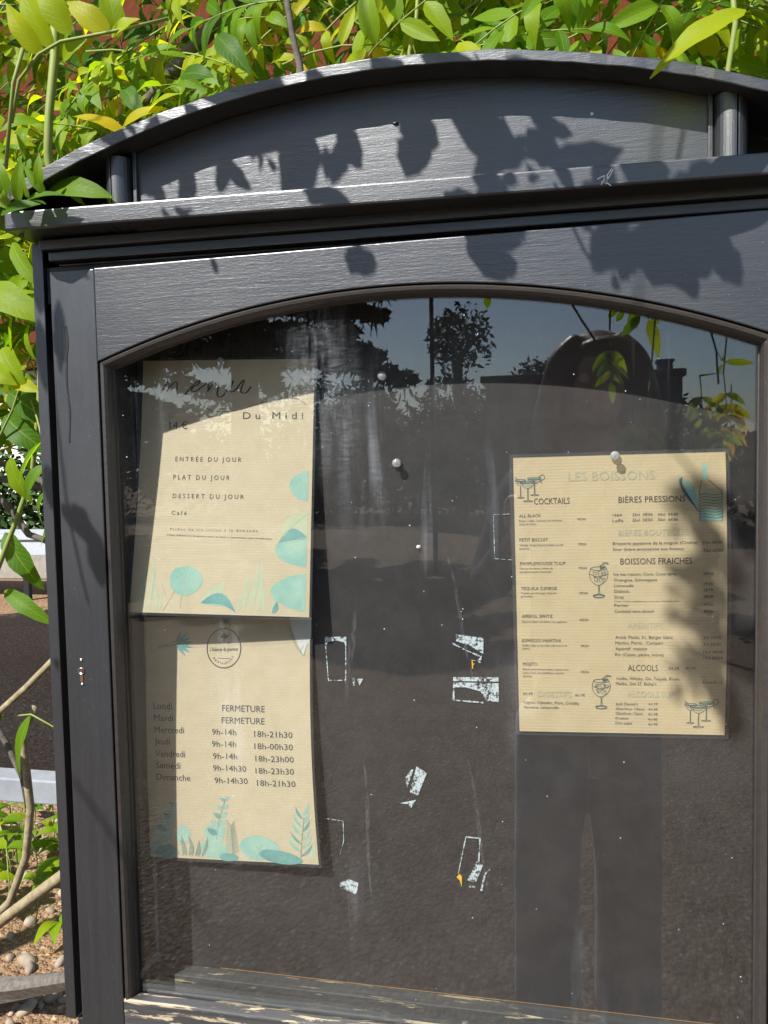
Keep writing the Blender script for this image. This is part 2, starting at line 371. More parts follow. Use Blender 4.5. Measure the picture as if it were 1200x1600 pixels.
# carcass
b = MB(); b.box(-0.045, 0.795, 0.0, 0.012, -0.60, 0.30); b.build('back_panel', M['board'], case)
for x0, x1 in ((-0.0575, -0.0440), (0.7955, 0.809)):
    b = MB(); b.box(x0, x1, -0.050, 0.030, -0.605, 0.3025); b.build('side_board', M['wood_z'], case, bevel=0.0012)
for x0, x1 in ((0.030, 0.0400), (0.7162, 0.726)):
    b = MB(); b.box(x0, x1, -0.0475, -0.001, -0.575, 0.235); b.build('inner_side', M['wood_in'], case, bevel=0.0006)
b = MB(); b.box(-0.043, 0.7945, -0.0445, -0.001, 0.236, 0.276); b.build('inner_top', M['wood_in'], case)
for i, (y0, z0, z1, dx) in enumerate(((-0.066, 0.2905, 0.3015, 0.020), (-0.058, 0.2795, 0.2901, 0.026), (-0.047, 0.2762, 0.2791, 0.031))):
    b = MB(); b.box(-0.0575 + dx, 0.8085 - dx, y0, 0.0, z0, z1, -0.004); b.build('moulding', M['wood_x'], case, bevel=0.0014)
b = MB(); b.box(0.0405, 0.7157, -0.022, -0.0005, -0.577, -0.5548); b.build('inner_sill', M['wood_worn'], case, bevel=0.001)
b = MB(); b.box(-0.0438, 0.7953, -0.0465, 0.028, -0.640, -0.6055); b.build('bottom_board', M['wood_x'], case, bevel=0.001)
b = MB()
b.box(0.12, 0.69, -0.0010, -0.0004, -0.5546, -0.5539); b.build('gap_line', simple('raw_orange_edge', (0.26, 0.14, 0.06), 0.8), case)
for x0, x1 in ((-0.050, 0.020), (0.730, 0.800)):
    b = MB(); b.box(x0, x1, -0.030, 0.026, GZ - 0.05, -0.6405); b.build('post', M['wood_z'], case, bevel=0.002)
# clear strips fixed inside the left wall
b = MB(); b.box(0.0403, 0.0413, -0.0075, -0.0008, -0.5475, 0.15); b.box(0.0403, 0.0413, -0.047, -0.0077, -0.5475, -0.5385)
b.build('clear_strip', M['strip'], case)

# ledge, gable, roof board
SH = -0.0122
b = MB(); b.box(-0.0550, 0.8060, -0.100, 0.034, 0.3035, 0.3232, SH); ledge = b.build('ledge', M['wood_x'], case, bevel=0.0022)
RC, RR_ = (0.365, -0.5761), 1.0089
top = arc(RC, RR_, -0.082, 0.826, 60); bot = arc((0.3685, -0.5616), 0.9843, -0.080, 0.824, 60)
b = MB(); n = len(top); ys = [-0.105, -0.09, -0.05, 0.0, 0.04]
rr = random.Random(5)
V = []
for k, y in enumerate(ys):
    for i in range(n):
        w = rr.uniform(-1, 1) * 0.00035 + 0.0008 * math.sin(i * 0.9) * (k == 0) * math.sin(i * 0.23); V.append((top[i][0], y + (rr.uniform(-.0006, .0006) if k == 0 else 0), top[i][1] + w))
for k, y in enumerate(ys):
    for i in range(n):
        w = rr.uniform(-1, 1) * 0.0005; V.append((bot[i][0], y, bot[i][1] + w - 0.0004))
F = []; m = len(ys)
for k in range(m - 1):
    for i in range(n - 1):
        F.append((k * n + i, k * n + i + 1, (k + 1) * n + i + 1, (k + 1) * n + i)); o_ = m * n
        F.append((o_ + k * n + i, o_ + (k + 1) * n + i, o_ + (k + 1) * n + i + 1, o_ + k * n + i + 1))
for i in range(n - 1):
    F.append((i, m * n + i, m * n + i + 1, i + 1)); q = (m - 1) * n; F.append((q + i, q + i + 1, m * n + q + i + 1, m * n + q + i))
for k in range(m - 1):
    for e in (0, n - 1): F.append((k * n + e, (k + 1) * n + e, m * n + (k + 1) * n + e, m * n + k * n + e))
b.add(V, F); b.build('roof_board', M['wood_x'], case, bevel=0.0010)
# gable panel and what closes its ends behind the posts
under = [(x, z - 0.0012) for x, z in arc((0.3685, -0.5616), 0.9843, 0.084, 0.6635, 40)]
b = MB(); b.prism([(0.084, 0.3015)] + under + [(0.6635, 0.3015)], -0.072, -0.055); gable = b.build('gable_panel', M['wood_x'], case)
for xa, xb in ((-0.055, 0.092), (0.655, 0.806)):
    u2 = [(x, z - 0.0012) for x, z in arc((0.3685, -0.5616), 0.9843, xa, xb, 14)]
    b = MB(); b.prism([(xa, 0.30)] + u2 + [(xb, 0.30)], -0.012, -0.002); b.build('gable_back', M['wood_in'], case)
def half_round(cx, w, ztop, groove):
    b = MB()
    for x0, x1 in ((cx - w, cx + groove - 0.0006), (cx + groove + 0.0006, cx + w)):
        pts = []
        for i in range(9):
            x = x0 + (x1 - x0) * i / 8; pts.append((x, -0.0735 - 0.016 * math.sqrt(max(0, 1 - ((x - cx) / w) ** 2)) ))
        V = [(x, y, 0.302) for x, y in pts] + [(x, y, ztop) for x, y in pts] + [(x0, -0.05, 0.302), (x1, -0.05, 0.302), (x0, -0.05, ztop), (x1, -0.05, ztop)]
        F = [(i, i + 1, 9 + i + 1, 9 + i) for i in range(8)] + [(18, 0, 9, 20), (8, 19, 21, 17), (19, 18, 20, 21)]
        b.add(V, F)
    return b
half_round(0.0685, 0.0140, 0.3745, -0.0025).build('gable_post', M['wood_z'], case, smooth=False, bevel=0.0006)
half_round(0.6785, 0.0150, 0.3745, 0.0035).build('gable_post', M['wood_z'], case, smooth=False, bevel=0.0006)
for x0, x1 in ((0.0841, 0.0885), (0.6590, 0.6632)):
    b = MB(); b.box(x0, x1, -0.0765, -0.0722, 0.3022, 0.383); b.build('gable_trim', M['wood_z'], case, bevel=0.0008)
b = MB(); V, F = ico((0.556, -0.0725, 0.373), 0.0017, 1); b.add(V, F); b.build('nail_head', M['white_fleck'], case)
b = MB(); V, F = ico((0.3676, -0.0724, 0.3835), 0.0022, 1, (1.6, 1, 0.7)); b.add(V, F); b.build('nail_head', M['black'], case)
# a splash of dried white on the ledge front
b = MB(); cx, cz = 0.5665, 0.3035
for k in range(9):
    a = rnd.uniform(0, 6.28); L = rnd.uniform(0.003, 0.009); p = (cx + rnd.uniform(-.003, .003), cz + rnd.uniform(-.003, .003)); q = (p[0] + L * math.cos(a), p[1] + L * math.sin(a))
    d = Vector((-(q[1] - p[1]), q[0] - p[0])).normalized() * 0.0004
    b.add([(p[0] - d.x, -0.1004, p[1] - d.y), (p[0] + d.x, -0.1004, p[1] + d.y), (q[0] + d.x, -0.1004, q[1] + d.y), (q[0] - d.x, -0.1004, q[1] - d.y)], [(0, 1, 2, 3)])
b.build('dried_splash', M['white_fleck'], ledge)

# door: stiles, arched top rail, bottom rail are one frame
XL, XR = 0.0337, 0.7175; AC, AR = (XC, -0.7132), 0.9393; YF, YB = -0.075, -0.0505
def dtop(x): return 0.2637 + 0.0108 * (x + 0.02)
frame = MB()
frame.box(-0.0198, XL - 0.0003, YF + 0.0004, YB, -0.66, dtop(-0.0198), 0, mi=0)
frame.box(XR + 0.0003, 0.7710, YF + 0.0004, YB, -0.66, dtop(0.7710), 0, mi=0)
aa = arc(AC, AR, XL, XR, 48)
frame.prism(aa + [(XR, dtop(XR)), (XL, dtop(XL))], YF, YB, mi=1)
door = frame.build('door', [M['wood_z'], M['wood_x']], case, bevel=0.0011)
rail = MB(); rail.prism([(XL, -0.5552), (XR, -0.5575), (XR, -0.66), (XL, -0.66)], YF + 0.0005, -0.0585)
rail.box(XL, XR, -0.0535, YB, -0.66, -0.5545)
rail.build('bottom_rail', M['wood_rail'], door, bevel=0.0022)
# glazing bead swept round the opening
def off(n):
    a = [(x, z) for x, z in arc(AC, AR - n, XL + n, XR - n, 44)]
    return [(XL + n, -0.556)] + a + [(XR - n, -0.556)]
prof = [(0.0012, -0.0560), (0.0012, -0.0722), (0.0030, -0.0742), (0.0058, -0.0735), (0.0082, -0.0705), (0.0096, -0.0660), (0.0100, -0.0600), (0.0112, -0.0595), (0.0112, -0.0560)]
b = MB(); rows = [[(x, y, z) for x, z in off(nn)] for nn, y in prof]; L = len(rows[0])
b.add([p for r in rows for p in r], [(k * L + i, k * L + i + 1, (k + 1) * L + i + 1, (k + 1) * L + i) for k in range(len(rows) - 1) for i in range(L - 1)])
b.build('glazing_bead', M['bead'], door)
# the pane
ga = arc(AC, AR - 0.0045, XL + 0.0045, XR - 0.0045, 40)
b = MB(); b.prism([(XL + 0.0045, -0.5555)] + ga + [(XR - 0.0045, -0.5555)], -0.0578, -0.0542)
b.build('glass_pane', M['glass'], door)
# smears wiped across the pane and a drip that dried on the stile
t_ = NT('wiped_smear'); n_ = t_.noise(t_.coord((1, 1, .25)), 300, 4, .75); w_ = t_.ramp(n_, [(.42, 0), (.80, .045)])
d_ = t_.n('BsdfDiffuse'); d_.inputs[0].default_value = (.7, .72, .76, 1); r_0 = t_.n('BsdfTransparent'); x_ = t_.n('MixShader')
t_.l(w_, x_.inputs[0]); t_.l(r_0.outputs[0], x_.inputs[1]); t_.l(d_.outputs[0], x_.inputs[2]); t_.l(x_.outputs[0], t_.out.inputs[0]); M['smear'] = t_.m
for (xa, za), (xb, zb), w in (((.425, -.245), (.452, -.415), .0028), ((.315, -.245), (.325, -.435), .0030), ((.405, -.03), (.44, -.19), .0026), ((.30, -.21), (.31, -.10), .006)):
    p_ = Vector((xa, za)); q_ = Vector((xb, zb)); d = (q_ - p_); nr = Vector((-d.y, d.x)).normalized(); ring = [(p_ + d * i / 12 + nr * .002 * math.sin(i * .5), w * 1.6 * math.sin(math.pi * (i + .4) / 12.8) * rnd.uniform(.6, 1)) for i in range(13)]
    b = MB(); b.prism([tuple(c + nr * h / 2) for c, h in ring] + [tuple(c - nr * h / 2) for c, h in ring[::-1]], -.0583, -.05795); b.build('smear', M['smear'], door)
M['drip'] = simple('dried_drip', (.013, .012, .012), .5, .4)
ring = [(-.0035 + .0012 * math.sin(i * .7), .205 - i * .0085, .0009 + .0008 * (i < 4) + .0003 * math.sin(i * 1.3)) for i in range(16)]
b = MB(); b.prism([(x + h, z) for x, z, h in ring] + [(x - h, z) for x, z, h in ring[::-1]], YF - .00015, YF + .002); b.build('drip_stain', M['drip'], door)
# lock
lk = MB(); lc = Vector((-0.0016, YF, -0.1775))
lk.lathe(lc, (0, -1, 0), [(0.0028, -0.001), (0.0040, -0.0002), (0.0041, 0.0006), (0.0032, 0.0008), (0.0028, -0.0002), (0.0, -0.0003)], 18)
lock = lk.build('lock', M['steel'], door, smooth=True)
b = MB(); b.lathe(lc + Vector((0, 0.0, 0)), (0, -1, 0), [(0.0018, -0.0002), (0.0018, 0.0003), (0.0, 0.0003)], 12)
b.prism([(lc.x - 0.0020, lc.z - 0.0040), (lc.x + 0.0022, lc.z - 0.0040), (lc.x + 0.0018, lc.z - 0.0120), (lc.x - 0.0016, lc.z - 0.0120)], YF - 0.0003, YF + 0.001)
b.build('keyhole', M['rust'], door)
for dz in (0.0125, -0.0150):
    b = MB(); b.lathe(lc + Vector((0.0003, 0, dz)), (0, -1, 0), [(0.0020, -0.0005), (0.0020, 0.0002), (0.0012, 0.0006), (0.0, 0.0007)], 12); b.build('screw', M['steel'], door, smooth=True)

# ------------------------------------------------------------------ printed sheets
FONT_REF = None
def text_meshes(specs):
    """specs: (text, u, v, width, cap height, class, angle) in millimetres on the sheet -> {class: (verts, faces)}"""
    tmp = []
    for body, cls in [('H', 'ink')] + [(s[0], s[5]) for s in specs]:
        cu = bpy.data.curves.new('lettering', 'FONT'); cu.body = body; cu.size = 1.0; cu.resolution_u = 2
        cu.offset = {'head': 0.003, 'faint': 0.003}.get(cls, 0)
        o = link(bpy.data.objects.new('lettering', cu)); tmp.append(o)
    bpy.context.view_layer.update(); dg = bpy.context.evaluated_depsgraph_get(); res = {}; hh = None
    for i, o in enumerate(tmp):
        e = o.evaluated_get(dg); me = e.to_mesh(); V = [tuple(v.co) for v in me.vertices]; F = [tuple(p.vertices) for p in me.polygons]; e.to_mesh_clear()
        if i == 0: hh = max(v[1] for v in V); continue
        s = specs[i - 1]; ang = RAD(s[6]) if len(s) > 6 else 0.0
        if not V: continue
        x0 = min(v[0] for v in V); x1 = max(v[0] for v in V); sx = s[3] / (x1 - x0); sy = s[4] / hh
        pts = []
        for v in V:
            px = (v[0] - x0) * sx; py = v[1] * sy
            pts.append((s[1] + px * math.cos(ang) - py * math.sin(ang), s[2] - (px * math.sin(ang) + py * math.cos(ang))))
        res.setdefault(s[5], []).append((pts, F))
    for o in tmp:
        cu = o.data; bpy.data.objects.remove(o); bpy.data.curves.remove(cu)
    return res

class Sheet:
    """an A4 sheet hung on the board: millimetres (u right, v down) -> a place on the curled paper"""
    def __init__(s, c, ycurve, bulge=(0, 0), warp=None): s.c = [Vector(p) for p in c]; s.yc = ycurve; s.bl = bulge; s.warp = warp
    def at(s, u, v, off=0.0):
        a = u / 210.0; t = v / 297.0
        TL, TR, BL, BR = s.c
        p = (TL * (1 - a) + TR * a) * (1 - t) + (BL * (1 - a) + BR * a) * t
        yt = TL.y * (1 - a) + TR.y * a; yb = BL.y * (1 - a) + BR.y * a
        k = max(0.0, t) ** s.yc; y = yt + (yb - yt) * k
        w = 4 * t * (1 - t)
        x = p.x + w * (s.bl[0] * (1 - a) + s.bl[1] * a)
        if s.warp: y += s.warp(a, t)
        return Vector((x, y - off, p.z))
    def grid(s, name, mat, parent, u0, u1, v0, v1, off, nu=14, nv=20):
        b = MB(); V = []; UV = []
        for j in range(nv + 1):
            for i in range(nu + 1):
                u = u0 + (u1 - u0) * i / nu; v = v0 + (v1 - v0) * j / nv; V.append(s.at(u, v, off)); UV.append((u, v))
        b.add(V, [(j * (nu + 1) + i, j * (nu + 1) + i + 1, (j + 1) * (nu + 1) + i + 1, (j + 1) * (nu + 1) + i) for j in range(nv) for i in range(nu)], UV)
        return b.build(name, mat, parent, smooth=True, attrs=True)
    def put(s, b, pts, faces, off): b.add([s.at(u, v, off) for u, v in pts], faces)

class Draw:
    """flat printed shapes in sheet millimetres"""
    def __init__(s): s.items = []
    def poly(s, pts): s.items.append((pts, [tuple(range(len(pts)))])); return s
    def blob(s, cx, cy, rx, ry, rot=0, a0=0, a1=360, n=28, wob=0.03):
        c, q = math.cos(RAD(rot)), math.sin(RAD(rot)); pts = []
        for i in range(n + (1 if a1 - a0 < 360 else 0)):
            th = RAD(a0 + (a1 - a0) * i / n); k = 1 + wob * math.sin(3 * th + cx) + wob * 0.6 * math.sin(5 * th + cy)
            x = rx * math.cos(th) * k; y = ry * math.sin(th) * k; pts.append((cx + x * c - y * q, cy + x * q + y * c))
        return s.poly(pts)
    def leaf(s, p, q, w, bend=0.0):
        d = Vector((q[0] - p[0], q[1] - p[1])); nrm = Vector((-d.y, d.x)).normalized(); L = 8; A = []; B = []
        for i in range(L + 1):
            t = i / L; c = Vector(p) + d * t + nrm * bend * math.sin(math.pi * t) * d.length
            h = w * math.sin(math.pi * t ** 0.8) * 0.5 + 0.02; A.append(tuple(c + nrm * h)); B.append(tuple(c - nrm * h))
        return s.poly(A + B[::-1])
    def stroke(s, pts, w, smooth=True, taper=False):
        P = [Vector(p) for p in pts]
        if smooth and len(P) > 2:
            Q = []
            for i in range(len(P) - 1):
                p0 = P[max(i - 1, 0)]; p1 = P[i]; p2 = P[i + 1]; p3 = P[min(i + 2, len(P) - 1)]
                for k in range(6):
                    t = k / 6; Q.append(0.5 * ((2 * p1) + (p2 - p0) * t + (2 * p0 - 5 * p1 + 4 * p2 - p3) * t * t + (3 * p1 - p0 - 3 * p2 + p3) * t ** 3))
            P = Q + [P[-1]]
        V = []
        for i, p in enumerate(P):
            d = P[min(i + 1, len(P) - 1)] - P[max(i - 1, 0)]
            nrm = Vector((-d.y, d.x)); nrm = nrm.normalized() if nrm.length > 1e-9 else Vector((0, 1))
            h = w * 0.5 * (1 if not taper else (0.55 + 0.9 * abs(nrm.x))) ; V += [tuple(p + nrm * h), tuple(p - nrm * h)]
        s.items.append((V, [(2 * i, 2 * i + 1, 2 * i + 3, 2 * i + 2) for i in range(len(P) - 1)])); return s
    def ring(s, cx, cy, rx, ry, w, a0=0, a1=360, n=40):
        return s.stroke([(cx + rx * math.cos(RAD(a0 + (a1 - a0) * i / n)), cy + ry * math.sin(RAD(a0 + (a1 - a0) * i / n))) for i in range(n + 1)], w, False)
    def onto(s, sheet, name, mat, parent, off):
        b = MB()
        for k, (p, f) in enumerate(s.items): sheet.put(b, p, f, off + 0.000002 * k)
        return b.build(name, mat, parent)

def make_sheet(name, label, sheet, texts, margin=3.6, pm='paper'):
    root = thing(name, label, 'menu', sheet.at(105, 148))
    sheet.grid('paper', M[pm], root, 0, 210, 0, 297, 0.0)
    sheet.grid('laminate', M['laminate'], root, -margin, 210 + margin, -margin, 297 + margin, 0.0007)
    for cls, items in text_meshes(texts).items():
        b = MB()
        for p, f in items: sheet.put(b, p, f, 0.0004)
        b.build('lettering' if cls != 'faint' else 'faded_heading', M[cls], root)
    return root

def balloon_glass(d, x0, y0, w, h):
    f = lambda u, v: (x0 + u * w, y0 + v * h); lw = 0.55
    d.stroke([f(.08, .16), f(.0, .32), f(.06, .48), f(.25, .60), f(.45, .64), f(.65, .60), f(.88, .47), f(.95, .30), f(.86, .16)], lw)
    d.ring(x0 + w * .47, y0 + h * .17, w * .40, h * .05, lw); d.stroke([f(.04, .33), f(.3, .39), f(.6, .39), f(.92, .32)], lw)
    d.stroke([f(.43, .64), f(.46, .75), f(.44, .90)], lw); d.stroke([f(.53, .64), f(.50, .75), f(.54, .90)], lw)
    d.ring(x0 + w * .47, y0 + h * .94, w * .30, h * .045, lw * 1.3); d.ring(x0 + w * .47, y0 + h * .955, w * .27, h * .04, lw)
    d.stroke([f(.55, .20), f(.66, .05), f(.78, .0), f(1.0, .03)], lw); d.stroke([f(.62, .20), f(.72, .07), f(.80, .035), f(.98, .05)], lw)
    d.leaf(f(.6, .18), f(.55, .06), 2.0); d.leaf(f(.62, .18), f(.86, .10), 2.0)
    for a, c in (((.18, .26), (.40, .34)), ((.45, .25), (.62, .37)), ((.66, .28), (.84, .36)), ((.25, .42), (.42, .52)), ((.50, .42), (.72, .55))):
        d.stroke([f(*a), f(c[0], a[1] + .02), f(*c), f(a[0] + .03, c[1]), f(*a)], lw * .8, False)
    for k in range(12): u, v = rnd.uniform(.18, .8), rnd.uniform(.24, .55); d.stroke([f(u, v), f(u + rnd.uniform(-.1, .1), v + rnd.uniform(.0, .06))], lw * 1.3, False)
def coupe(d, cx, y0, w, h, lw=0.5):
    f = lambda u, v: (cx + u * w, y0 + v * h)
    d.ring(cx, y0 + h * .06, w * .5, h * .045, lw); d.stroke([f(-.5, .06), f(-.42, .17), f(-.2, .31), f(0, .35), f(.2, .31), f(.42, .17), f(.5, .06)], lw)
    d.stroke([f(-.025, .35), f(-.02, .6), f(-.03, .9)], lw); d.stroke([f(.025, .35), f(.02, .6), f(.03, .9)], lw); d.ring(cx, y0 + h * .95, w * .3, h * .03, lw)
    d.stroke([f(-.4, .12), f(0, .16), f(.4, .12)], lw); d.stroke([f(-.3, .2), f(0, .25), f(.25, .22)], lw * .8)
def three_coupes(d, wsh, x0, y0, s=1.0):
    coupe(d, x0 + 5.5 * s, y0 + 5 * s, 11 * s, 21 * s); coupe(d, x0 + 20 * s, y0 + 3.5 * s, 14 * s, 20 * s); coupe(d, x0 + 13 * s, y0 + 7 * s, 16 * s, 23 * s)
    d.stroke([(x0, y0 + 3 * s), (x0 + 3 * s, y0 + 6 * s), (x0 + 6 * s, y0 + 10 * s)], .7); d.stroke([(x0 + 24 * s, y0 + 4 * s), (x0 + 29 * s, y0 + 1 * s), (x0 + 30.5 * s, y0 + 5 * s), (x0 + 26 * s, y0 + 8 * s), (x0 + 28 * s, y0 + 10 * s)], .6)
    wsh.blob(x0 + 13 * s, y0 + 9.6 * s, 6.5 * s, 1.3 * s); wsh.blob(x0 + 20 * s, y0 + 5.6 * s, 5 * s, 1.0 * s)

DRINK_TEXT = [
    ('LES BOISSONS', 56.1, 26.1, 85.9, 9.5, 'faint', -0.2), ('COCKTAILS', 20.5, 50.2, 36.6, 6.4, 'head'), ('BIÈRES PRESSIONS', 105.8, 50.3, 65.1, 6.3, 'head'),
    ('ALL BLACK', 4.8, 63.8, 22.6, 3.2, 'ink'), ("Rhum, vodka, Curaçao, jus d'ananas,", 4.7, 68.5, 44.3, 1.9, 'ink'), ('sirop de fraise', 4.6, 72.0, 17.5, 1.9, 'ink'),
    ('9€00', 64.2, 67.9, 8.4, 2.3, 'ink'), ('1664', 99.6, 64.5, 9.1, 3.0, 'ink'), ('25cl  3€00', 119.2, 64.5, 19.6, 3.0, 'ink'),
    ('50cl  5€80', 144.1, 64.7, 19.4, 2.9, 'ink'), ('Leffe', 99.6, 70.5, 10.5, 3.0, 'ink'), ('25cl  5€50', 119.1, 70.2, 19.6, 3.0, 'ink'),
    ('50cl  6€80', 144.1, 70.2, 19.5, 2.9, 'ink'), ('BIÈRES BOUTEILLES', 104.9, 85.0, 68.9, 6.0, 'faint'), ('PETIT BISCUIT', 4.6, 89.7, 29.6, 3.3, 'ink'),
    ("Whisky, Sirop d'épices maison, jus de", 4.5, 94.7, 44.7, 2.0, 'ink'), ('pomme', 4.4, 98.4, 10.5, 2.0, 'ink'), ('7€00', 64.4, 94.5, 8.4, 2.4, 'ink'),
    ('Brasserie paysanne de la maguin (Cindré)', 99.3, 94.7, 82.4, 3.2, 'ink'), ('33cl 5€00', 186.8, 94.7, 18.4, 2.9, 'ink'), ('Sour (bière aromatisée aux fraises)', 99.2, 100.9, 69.2, 3.2, 'ink'),
    ('33cl 6€00', 187.2, 103.3, 18.7, 3.0, 'ink'), ('BOISSONS FRAICHES', 106.6, 115.4, 70.1, 6.4, 'head'), ('PAMPLEMOUSSE TULIP', 4.7, 115.2, 46.8, 3.3, 'ink'),
    ('Gin, jus de citron, crème de', 4.6, 119.8, 33.8, 2.0, 'ink'), ('pamplemousse, limonade', 4.5, 123.5, 32.4, 2.0, 'ink'), ('7€50', 64.5, 120.1, 8.4, 2.4, 'ink'),
    ('Ice tea maison, Coca, Coca zéro,', 99.6, 127.3, 62.2, 3.2, 'ink'), ('3€00', 187.2, 127.6, 9.9, 3.0, 'ink'), ('Orangina, Schweppes', 99.9, 133.4, 42.5, 3.2, 'ink'),
    ('Limonade', 100.1, 139.4, 19.1, 3.2, 'ink'), ('2€50', 186.8, 138.2, 9.5, 3.0, 'ink'), ('Diabolo', 100.0, 145.4, 15.1, 3.2, 'ink'),
    ('2€70', 187.2, 144.6, 9.1, 3.0, 'ink'), ('Sirop', 100.1, 151.5, 9.4, 3.2, 'ink'), ('2€00', 187.2, 151.5, 9.5, 3.0, 'ink'),
    ('Citron, menthe, pamplemousse, cassis, fraise, framboise, pêche', 100.1, 155.2, 64.8, 1.5, 'ink'), ('Perrier', 100.0, 160.4, 14.1, 3.3, 'ink'), ('2€50', 187.2, 160.0, 9.5, 3.0, 'ink'),
    ('Cocktail sans alcool', 100.2, 166.7, 38.6, 3.3, 'ink'), ('4€50', 187.2, 167.1, 9.1, 3.0, 'ink'), ('TEQUILA SUNRISE', 4.9, 142.1, 37.2, 3.3, 'ink'),
    ("Tequila, jus d'orange, sirop de", 4.8, 146.5, 36.8, 2.0, 'ink'), ('grenadine', 4.8, 150.0, 12.8, 2.0, 'ink'), ('7€00', 64.7, 147.0, 8.7, 2.4, 'ink'),
    ('APÉRITIFS', 112.7, 183.7, 35.7, 6.1, 'faint'), ('APEROL SPRITZ', 5.3, 172.3, 31.9, 3.3, 'ink'), ('Apérol, blanc de blanc, eau gazeuse', 5.2, 177.4, 46.8, 2.0, 'ink'),
    ('6€00', 64.9, 175.6, 8.9, 2.4, 'ink'), ('Anisé: Pastis, 51, Berger blanc', 100.7, 194.6, 57.1, 3.3, 'ink'), ('2cl 2€00', 187.3, 194.6, 16.9, 3.0, 'ink'),
    ('Martini, Porto , Campari', 100.7, 200.7, 46.9, 3.3, 'ink'), ('7cl 5€00', 187.3, 202.1, 16.9, 3.0, 'ink'), ('Apéritif  maison', 100.8, 206.9, 31.5, 3.3, 'ink'),
    ('15cl 4€00', 187.3, 210.1, 19.5, 3.0, 'ink'), ('Kir (Cassis, pêche, mûre)', 100.7, 213.3, 47.9, 3.3, 'ink'), ('10cl 2€50', 187.3, 216.2, 19.1, 3.0, 'ink'),
    ('ESPRESSO MARTINI', 4.9, 198.7, 40.2, 3.3, 'ink'), ('Vodka, liqueur de café, café, sucre de', 4.8, 203.4, 47.1, 2.0, 'ink'), ('canne', 4.8, 206.7, 7.8, 2.0, 'ink'),
    ('7€50', 65.5, 203.8, 8.3, 2.4, 'ink'), ('ALCOOLS', 113.3, 229.2, 30.0, 6.6, 'head'), ('2cl 3€', 153.5, 227.3, 10.7, 2.8, 'ink'),
    ('4cl 6€', 170.2, 227.2, 10.4, 2.8, 'ink'), ('MOJITO', 5.4, 224.4, 15.3, 3.4, 'ink'), ('Rhum ambré/rhum blanc, citron vert,', 5.3, 229.5, 47.9, 2.0, 'ink'),
    ('sucre roux, eau pétillante, menthe', 5.2, 233.3, 43.1, 2.0, 'ink'), ('fraîche', 5.2, 237.1, 8.9, 2.0, 'ink'), ('7€50', 65.5, 232.1, 8.3, 2.4, 'ink'),
    ('Vodka, Whisky, Gin, Tequila, Rhum,', 101.3, 239.1, 63.9, 3.3, 'ink'), ("Malibu, Get 27, Bailey's", 101.2, 244.6, 40.6, 3.3, 'ink'), ('Bouteille 1L', 187.3, 242.1, 19.6, 2.6, 'ink'),
    ('2cl 4€', 4.5, 256.5, 10.7, 2.7, 'ink'), ('DIGESTIFS', 20.6, 258.8, 35.3, 6.3, 'faint'), ('4cl 7€', 59.3, 257.6, 10.3, 2.7, 'ink'),
    ('ALCOOLS SUP', 112.9, 257.5, 45.8, 6.2, 'faint'), ('Cognac, Calvados, Poire, Cristille,', 4.5, 266.2, 59.0, 3.2, 'ink', -0.5), ('Verveine, Limoncello', 4.8, 271.7, 37.6, 3.2, 'ink'),
    ("Jack Daniel's", 101.0, 266.4, 22.3, 2.9, 'ink'), ('4cl 7€', 133.9, 265.9, 9.6, 2.4, 'ink'), ('Aberlour 10ans', 101.0, 271.7, 28.9, 2.9, 'ink'),
    ('4cl 8€', 133.9, 271.6, 9.6, 2.4, 'ink'), ('Glenlivet 12ans', 100.9, 276.8, 27.4, 2.9, 'ink'), ('4cl 9€', 133.9, 276.9, 9.6, 2.4, 'ink'),
    ('Kraken', 100.9, 282.0, 13.5, 2.9, 'ink'), ('4cl 8€', 133.8, 282.5, 9.6, 2.4, 'ink'), ('Don papa', 100.8, 287.1, 16.8, 2.9, 'ink'),
    ('4cl 9€', 133.8, 287.8, 9.6, 2.4, 'ink'),
]
MENU_TEXT = [
    ('D u   M i d i', 126.1, 69.4, 71.8, 7.9, 'ink'), ('14 €', 35.7, 81.3, 22.8, 8.4, 'dark'), ('E N T R É E   D U   J O U R', 44.9, 119.8, 80.8, 5.4, 'ink'),
    ('P L A T   D U   J O U R', 43.4, 141.2, 69.0, 5.4, 'ink'), ('D E S S E R T   D U   J O U R', 43.7, 163.2, 86.4, 5.3, 'ink'), ('C a f é', 43.5, 182.8, 18.1, 4.8, 'ink'),
    ('P i c h e t   d e   v i n   i n c l u s   à   l a   d e m a n d e', 43.0, 200.8, 104.6, 2.7, 'ink', -0.0), ("L'abus d'alcool est dangereux pour la santé, à consommer avec modération", 39.4, 207.1, 125.2, 1.9, 'ink', -1.0),
]
